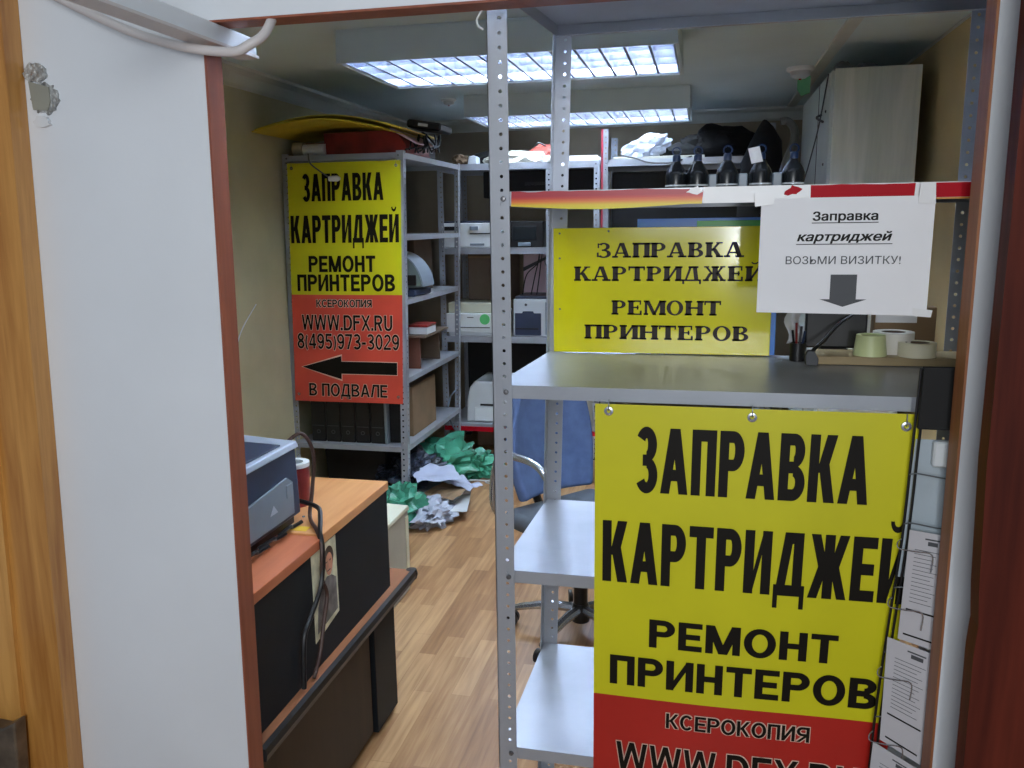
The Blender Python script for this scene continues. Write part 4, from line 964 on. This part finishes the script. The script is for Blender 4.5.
MB().box(-1.30, -.70, 6.10, 6.12, .846, 1.40, .002).build('board', M_PINK, t)
mb = MB()
MB().prism([(-1.30, 1.26), (-1.05, 1.39), (-1.05, 1.405), (-1.30, 1.29)], 'Y', 6.085, 6.10).build('dark_strip', M_INKG, t)
for k, (a, b, c, nm) in enumerate(((-1.10, -1.19, -1.22, 'leftmost'), (-1.10, -1.13, -1.16, 'second'), (-1.08, -1.10, -1.12, 'third'), (-1.05, -1.02, -1.04, 'rightmost'))):
    tag(MB().tube([(a, 5.68, 1.406), (a-.01, 5.68, 1.34), (b, 5.68, 1.26), (c, 5.68, 1.125)], .004, 6, 6).build('hanging_cable', M_BLACK, smooth=True), '%s thin dark cable hanging before the pale pink board' % nm, 'cable', 'thin cables hanging above the printer')
# white printer with green badge
t = thing('white_printer', 'white printer with a green badge on the middle shelf', 'printer', (-1.5, 5.75, .846))
MB().prism([(-1.745, .870), (-1.36, .870), (-1.36, 1.0), (-1.40, 1.0), (-1.745, 1.0)], 'Y', 5.575, 5.98, .006).build('body', M_WHITEP, t)
MB().box(-1.74, -1.41, 5.62, 5.97, 1.0, 1.072, .008).build('scanner_lid', M_CREAM, t)
MB().box(-1.73, -1.37, 5.59, 5.97, .846, .872, .003).build('tray', M_GREYL, t)
MB().box(-1.68, -1.43, 5.569, 5.577, .902, .908).build('slot', M_INKG, t)
MB().lathe([(0, -.003), (.036, -.003), (.036, 0), (0, 0)], (-1.465, 5.5745, .962), 20, 'Y').build('badge', mat('green_badge', (90, 190, 110), .4), t)
MB().box(-1.59, -1.545, 5.571, 5.577, .972, .977).build('logo_bar', M_INKG, t)
t = thing('laser_printer', 'light grey laser printer with dark front tray beneath the hanging cables', 'printer', (-1.1, 5.75, .846))
MB().prism([(-1.27, .846), (-.985, .846), (-.985, 1.09), (-1.0, 1.10), (-1.27, 1.10)], 'Y', 5.60, 5.98, .008).build('body', M_GREYL, t)
MB().box(-1.26, -1.02, 5.62, 5.96, 1.10, 1.118, .004).build('top_tray', M_NAVY, t)
MB().prism([(-1.255, .855), (-1.075, .855), (-1.075, 1.005), (-1.125, 1.005), (-1.13, 1.018), (-1.20, 1.018), (-1.205, 1.005), (-1.255, 1.005)], 'Y', 5.585, 5.601, .003).build('front_tray', M_NAVY, t)
MB().box(-1.25, -1.09, 5.580, 5.586, .895, .905).build('tray_slot', M_BLACK, t)
MB().lathe([(0, -.003), (.009, -.003), (.009, 0), (0, 0)], (-1.18, 5.599, 1.062), 12, 'Y').build('badge', M_INKG, t)
MB().box(-1.045, -1.03, 5.594, 5.602, .86, 1.08).build('side_seam', M_GREYP, t)
# lowest
t = thing('white_printer', 'rounded off-white printer on the lowest shelf of the printer rack', 'printer', (-1.5, 5.8, .226))
MB().prism([(-1.625, .226), (-1.30, .226), (-1.30, .52), (-1.56, .52), (-1.60, .47), (-1.618, .38)], 'Y', 5.62, 6.0, .012).build('body', M_GREYL, t)
MB().box(-1.52, -1.32, 5.612, 5.622, .345, .358).build('slot', M_BLACK, t); MB().box(-1.56, -1.32, 5.606, 5.62, .235, .335, .004).build('paper_tray', M_WHITEP, t)
t = thing('black_case', 'large black case filling the dark lower bay of the printer rack', 'case', (-1.3, 6.0, .226))
MB().box(-1.72, -.72, 6.02, 6.12, .226, .79, .01).build('shell', M_BLACKM, t); MB().box(-1.3, -1.2, 6.005, 6.02, .74, .76, .003).build('handle', M_BLACK, t)
t = thing('flat_case', 'flat black case tucked right under the top shelf of the printer rack', 'case', (-1.2, 5.8, 1.8))
MB().box(-1.49, -.72, 5.70, 6.0, 1.78, 1.956, .006).build('shell', M_BLACKM, t); MB().box(-1.2, -1.05, 5.695, 5.70, 1.86, 1.88).build('latch', M_BLACK, t)
t = thing('grey_device', 'pale grey boxy machine on the lowest shelf behind the chair', 'machine', (-.80, 5.7, .226))
MB().box(-.90, -.72, 5.6, 5.9, .226, .56, .006).build('body', M_BEIGEP, t); MB().box(-.88, -.74, 5.595, 5.60, .45, .53, .002).build('panel', M_GREYP, t)
# top of the back racks
t = thing('folded_cloth', 'crumpled white cloth on top of the printer rack', 'cloth', (-1.2, 5.8, 2.0))
MB().blob((-1.20, 5.72, 2.02), (.17, .13, .06), 3, .5, 3, 2, flat=2.001).build('cloth', M_BEIGEP, t, smooth=True)
t = thing('red_bag', 'dark red rounded bag on top of the printer rack', 'bag', (-1.08, 5.85, 2.0))
MB().blob((-1.10, 5.85, 2.06), (.11, .10, .075), 3, .3, 2.5, 6, flat=2.001).build('bag_body', mat('brick_red_cloth', (140, 56, 44), .8), t, smooth=True)
MB().tube([(-1.16, 5.80, 2.10), (-1.12, 5.78, 2.14), (-1.06, 5.80, 2.11)], .006, 6, 5).build('handle', M_BLACK, t)
t = thing('paper_stack', 'loose papers stacked on top of the printer rack behind the second post', 'papers', (-.8, 5.75, 2.0))
MB().box(-.88, -.70, 5.60, 5.86, 2.001, 2.035, .001).build('sheets', M_PAPER, t)
MB().sheet(lambda u, v: (-1.02+.14*u, 5.56-.02*v, 2.003+.012*math.sin(u*6)*v-.05*v*u), 8, 5, .001).build('drooping_sheet', M_PAPER, t, smooth=True)
for nm, lab, x0, x1, h, m in (('tan_pouch', 'small tan pouch on the top left of the printer rack', -1.70, -1.60, .075, M_CARD), ('white_mug', 'small white box on top of the printer rack beside the tan pouch', -1.585, -1.52, .06, M_GREYL), ('grey_pouch', 'grey lumpy pouch on top of the printer rack', -1.49, -1.36, .055, M_BEIGEP)):
    nmz = {'white_mug': 'small_box'}.get(nm, nm)
    if nmz == 'small_box':
        o = MB().prism([(x0, 2.001), (x1, 2.001), (x1-.004, 2.05), (x1-.02, 2.062), (x0+.01, 2.058)], 'Y', 5.65, 5.75, .004).build(nmz, m)
    else: o = MB().blob(((x0+x1)/2, 5.72, 2.0+h*.5), ((x1-x0)/2, .07, h*.55), 3, .3, 2.5, len(lab), flat=2.001).build(nmz, m, smooth=True)
    tag(o, lab, 'box' if nmz == 'small_box' else 'pouch')
tag(MB().blob((-1.38, 5.98, 2.05), (.30, .10, .07), 3, .25, 3, 12, flat=2.001).build('dark_clothes', M_BAGD, smooth=True), 'dark clothes heaped at the back on top of the printer rack', 'clothes')
t = thing('plastic_bag', 'translucent white plastic bag on top of the taller back rack', 'bag', (-.42, 5.75, 2.0))
q = MB(); q.blob((-.43, 5.72, 2.075), (.135, .10, .085), 4, .35, 2.6, 21, flat=2.001); 
for v in q.bm.verts:
    k = max(0, v.co.z-2.03); v.co.x += k*.75
q.build('bag_body', M_BAGW, t, smooth=True)
tag(MB().box(-.60, -.02, 5.63, 5.90, 2.001, 2.02, .002).build('flat_parcel', M_BEIGEP), 'flat white parcel under the plastic bag on the taller back rack', 'parcel')
tag(MB().tube([(-.55, 5.59, 2.03), (-.45, 5.555, 2.005), (-.36, 5.545, 1.975), (-.22, 5.548, 1.972), (-.10, 5.59, 2.01)], .0055, 6, 6).build('black_cable', M_BLACK, smooth=True), 'thin black cable sagging over the top shelf edge below the plastic bag', 'cable')
t = thing('black_bag', 'black soft bag in a wide heap on top of the taller back rack', 'bag', (.05, 5.95, 2.0))
q = MB(); q.blob((.08, 5.92, 2.09), (.26, .14, .13), 4, .28, 2.4, 31, flat=2.001); q.blob((-.16, 5.9, 2.04), (.18, .12, .07), 3, .3, 2.4, 33, flat=2.001); q.build('bag_body', M_BAGD, t, smooth=True)
t = thing('black_hood', 'peaked black hooded coat right of the wide black bag', 'coat', (.36, 5.9, 2.0))
q = MB(); q.lathe([(0, 1.60), (.14, 1.60), (.14, 1.80), (.12, 1.95), (.09, 2.07), (.045, 2.15), (.012, 2.19), (0, 2.195)], (.33, 5.40, 0), 20)
q.build('coat_body', M_BAGD, t, smooth=True)
# soften
for v in t.children[0].data.vertices if t.children else kids(t)[0].data.vertices:
    v.co.x += .012*math.sin(v.co.z*17)+.006*math.sin(v.co.y*40)
tag(MB().tube([(.40, 5.15, .0), (.40, 5.15, .8), (.40, 5.15, 1.4), (.40, 5.15, 1.70), (.425, 5.15, 1.90), (.47, 5.17, 2.03), (.475, 5.2, 2.11), (.44, 5.22, 2.16), (.40, 5.22, 2.16)], .022, 10, 6).build('grey_hose', mat('grey_hose', (104, 104, 98), .5, var=.08), smooth=True), 'bent grey hose hanging between the black coat and pale cabinet', 'hose')
t = thing('dark_bay_fill', 'black block added to darken the bay below the top of the taller back rack', 'dark fill', (-.1, 5.9, 1.451))  # black filler added so the bay under the top shelf comes out dark
MB().box(-.61, .34, 5.68, 6.08, 1.451, 1.93, .01).build('fill_body', M_BLACKM, t); MB().box(-.2, 0, 5.672, 5.68, 1.8, 1.83, .003).build('handle', M_BLACK, t)

# ================================================================== PALE CABINET (right)
t = thing('tall_cabinet', 'tall pale wood-grain cabinet reaching nearly to the ceiling at the right wall', 'cabinet', (.72, 4.75, 0))
MB().box(.533, .905, 4.20, 5.36, .05, 2.262, .003).build('carcass', M_CABS, t)
MB().box(.548, .908, 4.182, 4.20, .05, 2.268, .002).build('front_panel', M_CABW, t)
MB().box(.54, .90, 4.22, 5.34, 0, .05).build('plinth', M_BLACK, t)
mb = MB(); mb.box(.5305, .5335, 4.60, 4.606, .05, 2.26); mb.build('side_seam', M_INKG, t)
for z in (2.10, 1.86, 1.6): MB().lathe([(0, -.006), (.006, -.005), (.007, 0)], (.533, 4.32, z), 8, 'X').build('bolt', M_INKG, t)
MB().tube([(.528, 4.45, 2.10), (.505, 4.43, 2.085), (.528, 4.38, 2.06)], .006, 6, 5).build('side_handle', M_INKG, t)
for lab, x, y, r in (('dark grey pointed bundle on top of the pale cabinet', .60, 4.35, .03), ('flat grey bundle on top of the pale cabinet near the wall', .70, 4.33, .035)):
    tag(MB().blob((x, y, 2.262+r*.9), (r*1.3, r, r*1.2 if x < .65 else r*.5), 3, .35, 3, int(x*100), flat=2.2625).build('small_bundle', M_GREYP, smooth=True), lab, 'bundle')
tag(MB().tube([(.53, 4.28, 2.26), (.524, 4.5, 2.05), (.522, 4.8, 1.9), (.52, 5.1, 1.75), (.522, 5.3, 1.4)], .0035, 6, 6).build('thin_wire', M_INKG, smooth=True), 'thin dark wire running down the side of the pale cabinet', 'wire')
t = thing('exit_lamp', 'small green emergency lamp on the ceiling beside the pale cabinet', 'lamp', (.50, 4.9, 2.3))
MB().prism([(.462, H-.001), (.529, H-.001), (.529, H-.10), (.485, H-.115), (.462, H-.08)], 'Y', 5.0, 5.02, .003).build('lens', mat('green_lens', (110, 190, 135), .4), t)

# ================================================================== CHAIR
cx, cy = -.44, 3.08
t = thing('office_chair', 'blue-grey office chair with silver armrests behind the front rack', 'office chair', (cx, cy, 0), R(50))
def tilt_sheet():
    def bk(u, v):
        w = .44*(.86+.14*math.sin(PI*min(1, v*1.1)))
        a = (u-.5)
        rr = 1-.10*(abs(2*a)**3)*(v**2)
        return (a*w, .20+.05*v-.10*a*a*2+.02*math.sin(PI*v), .54+.47*v*rr)
    return bk
bk = tilt_sheet()
mb = MB(); mb.sheet(bk, 16, 16, .045); bmesh.ops.bevel(mb.bm, geom=[e for e in mb.bm.edges if len(e.link_faces) == 2 and e.calc_face_angle(0) > 1.0], offset=.015, segments=3, profile=.5, affect='EDGES')
lpart('backrest', mb, M_BLUEF, t, smooth=True)
q = MB(); q.box(-.235, .235, -.26, .20, .44, .515, .034, seg=4); lpart('seat', q, M_GREYF, t, smooth=True)
lpart('seat_pan', MB().box(-.17, .17, -.18, .16, .415, .442, .008), M_BLACK, t)
lpart('back_bracket', MB().tube([(0, .05, .43), (0, .22, .44), (0, .29, .55), (0, .27, .72)], .018, 8, 5), M_BLACK, t, smooth=True)
for s in (-1, 1):
    lpart('armrest', MB().tube([(s*.24, .14, .47), (s*.30, .16, .56), (s*.305, .12, .745), (s*.30, 0, .775), (s*.295, -.12, .755), (s*.29, -.19, .66), (s*.27, -.19, .50), (s*.22, -.16, .45)], .014, 10, 6), M_CHROME, t, smooth=True)
lpart('gas_lift', MB().lathe([(0, .09), (.028, .09), (.028, .24), (.018, .24), (.018, .43), (0, .43)], n=16), M_BLACK, t, smooth=True)
lpart('hub', MB().lathe([(0, .055), (.035, .055), (.04, .10), (.03, .13), (0, .13)], n=20), M_BLACK, t, smooth=True)
for k in range(5):
    a = R(90+72*k+180); c, s = math.cos(a), math.sin(a)
    l = lpart('base_arm', MB().tube([(c*.02, s*.02, .105), (c*.12, s*.12, .105), (c*.22, s*.22, .088), (c*.285, s*.285, .070)], [.02, .018, .016, .014], 8, 4), M_CHROME, t, smooth=True)
    pr = Vector((-s, c, 0)); mb = MB()
    for sd in (-1, 1):
        ctr = Vector((c*.285, s*.285, .027))+pr*sd*.014
        b = bmesh.new(); bmesh.ops.create_cone(b, cap_ends=True, segments=16, radius1=.027, radius2=.027, depth=.018)
        mb.merge(b, Matrix.Translation(ctr) @ Vector((0, 0, 1)).rotation_difference(pr).to_matrix().to_4x4())
    lpart('caster', mb, M_BLACK, t, l, smooth=True)

# ================================================================== FLOOR CLUTTER
t = thing('green_plastic_bag', 'large crumpled green plastic bag on the floor under the left rack', 'bag', (-1.6, 5.0, 0))
q = MB(); q.blob((-1.62, 5.02, .10), (.20, .26, .13), 4, .5, 3, 41, flat=.001); q.blob((-1.42, 5.12, .06), (.14, .16, .08), 4, .55, 3.4, 42, flat=.001); q.build('bag_body', M_BAGG, t, smooth=True)
t = thing('green_plastic_bag', 'small green plastic bag behind the computer tower top', 'bag', (-1.55, 4.2, 0))
q = MB(); q.blob((-1.57, 4.12, .10), (.12, .16, .12), 4, .45, 3, 45, flat=.001); q.build('bag_body', M_BAGG, t, smooth=True)
t = thing('dark_clutter_bag', 'heap of dark crinkled plastic packing beneath the left rack', 'bag', (-1.75, 4.85, 0))
q = MB(); q.blob((-1.72, 4.75, .10), (.20, .30, .12), 4, .5, 3.4, 47, flat=.001); q.build('bag_body', mat('dark_crinkled_plastic', (58, 64, 78), .22, var=.4, vscale=14, bump=.8, bscale=30), t, smooth=True)
t = thing('clear_plastic_bag', 'clear crumpled plastic bag at the front of the floor clutter', 'bag', (-1.37, 4.1, 0))
q = MB(); q.blob((-1.42, 4.18, .055), (.11, .16, .065), 4, .5, 3.6, 51, flat=.001); q.build('bag_body', M_BAGW, t, smooth=True)
def crumpled(lab, x, y, z, w, d, rz, m, seed, amp=.015):
    def fn(u, v):
        from mathutils import noise
        p = Vector((u*3, v*3, seed)); a = (u-.5)*w; b = (v-.5)*d
        return (x+a*math.cos(rz)-b*math.sin(rz), y+a*math.sin(rz)+b*math.cos(rz), z+amp*noise.noise(p)+amp*.5)
    tag(MB().sheet(fn, 10, 10, .0008).build('loose_paper', m, smooth=True), lab, 'paper', 'loose papers on the floor')
crumpled('white paper sheet topmost on the floor clutter', -1.50, 4.50, .165, .26, .30, .5, M_CLUT, 3, .03)
crumpled('brownish paper in the middle of the floor clutter', -1.40, 4.42, .09, .22, .28, -.2, M_CARD, 8, .03)
crumpled('white paper sliding off the floor clutter towards the bare floor', -1.34, 4.52, .11, .12, .24, .9, M_CLUT, 12, .03)
crumpled('grey paper lowest in the floor clutter', -1.38, 4.35, .05, .24, .32, .2, M_GREYL, 16, .02)
t = thing('dark_carton_or_fill', 'dark flattened carton supporting the floor papers', 'carton', (-1.48, 4.5, 0))
MB().box(-1.62, -1.34, 4.36, 4.70, .0, .085, .01).build('carton_body', M_GREYP, t)
loop = [(-1.26+.05*math.cos(a), 4.93+.035*math.sin(a), .008) for a in [2*PI*i/14 for i in range(13)]]
tag(MB().tube([(-1.45, 4.88, .012), (-1.38, 4.95, .008)]+loop, .005, 6, 3).build('white_cable', M_GREYL, smooth=True), 'white cable loop lying on the floor by the clutter', 'cable')
t = thing('power_strip', 'white power strip on the floor before the back rack', 'power strip', (-1.33, 5.42, 0))
rr = Matrix.Rotation(R(-32), 3, 'Z')
MB().box(-1.50, -1.30, 5.38, 5.44, .003, .038, .006, rr).build('strip_body', M_GREYL, t); MB().box(-1.42, -1.36, 5.36, 5.42, .038, .06, .006, rr).build('plug', M_BLACK, t)
tag(MB().tube([(-1.50, 5.50, .02), (-1.62, 5.52, .10), (-1.72, 5.50, .28), (-1.70, 5.48, .42), (-1.66, 5.5, .48)], .006, 6, 6).build('grey_cable', M_GREYP, smooth=True), 'grey cable looping up beside the rear post of the left rack', 'cable')
t = thing('storage_bin', 'dark storage bin on the floor deep under the left rack', 'bin', (-2.0, 5.0, 0))
MB().prism([(-2.22, 0), (-1.86, 0), (-1.84, .28), (-2.24, .28)], 'Y', 4.60, 5.2, .01).build('bin_body', M_BLACKM, t); MB().box(-2.25, -1.83, 4.59, 5.21, .28, .30, .004).build('lid', M_BLACK, t)
tag(MB().box(-1.60, -.80, 5.8, 6.1, 0, .14, .01).build('dark_carton_or_fill', M_CARDD), 'dark carton on the floor under the printer rack', 'carton')

# ================================================================== LIGHT
w = bpy.data.worlds.new('World'); SC.world = w; w.use_nodes = True
bg = w.node_tree.nodes['Background']; bg.inputs[0].default_value = (.62, .74, 1, 1); bg.inputs[1].default_value = .16
def area(nm, loc, rot, sx, sy, e, col):
    l = bpy.data.lights.new(nm, 'AREA'); l.shape = 'RECTANGLE'; l.size = sx; l.size_y = sy; l.energy = e; l.color = col
    o = bpy.data.objects.new(nm, l); COL.objects.link(o); o.location = loc; o.rotation_euler = rot; return o
area('corridor_window', (.33, -1.9, 1.47), (R(90), 0, 0), .26, .30, 10, (.9, .95, 1))
area('corridor_lamp', (-.05, -1.3, 2.0), (R(78), 0, R(16)), .9, .8, 23, (.94, .97, 1))

# ================================================================== CAMERA
cam = bpy.data.cameras.new('camera'); co = bpy.data.objects.new('camera', cam); COL.objects.link(co)
cam.sensor_width = 36; cam.sensor_fit = 'HORIZONTAL'; cam.lens = 840*36/1024; cam.clip_start = .02
Rm = Matrix(((.97514844, .02857355, -.21970224), (.22115821, -.1846785, .95759224), (-.01321247, -.98238353, -.18640823)))
Mx = Matrix(((Rm[0][0], -Rm[0][1], -Rm[0][2]), (Rm[1][0], -Rm[1][1], -Rm[1][2]), (Rm[2][0], -Rm[2][1], -Rm[2][2])))
# columns: image right, image up, backwards
M4 = Mx.to_4x4()
co.matrix_world = Matrix.Translation((0, 0, 1.6)) @ M4
SC.camera = co
SC.view_settings.view_transform = 'Standard'; SC.view_settings.look = 'None'; SC.view_settings.gamma = 1
SC.view_settings.exposure = 0.47; SC.view_settings.use_curve_mapping = False
SC.cycles.max_bounces = 8; SC.cycles.use_denoising = True
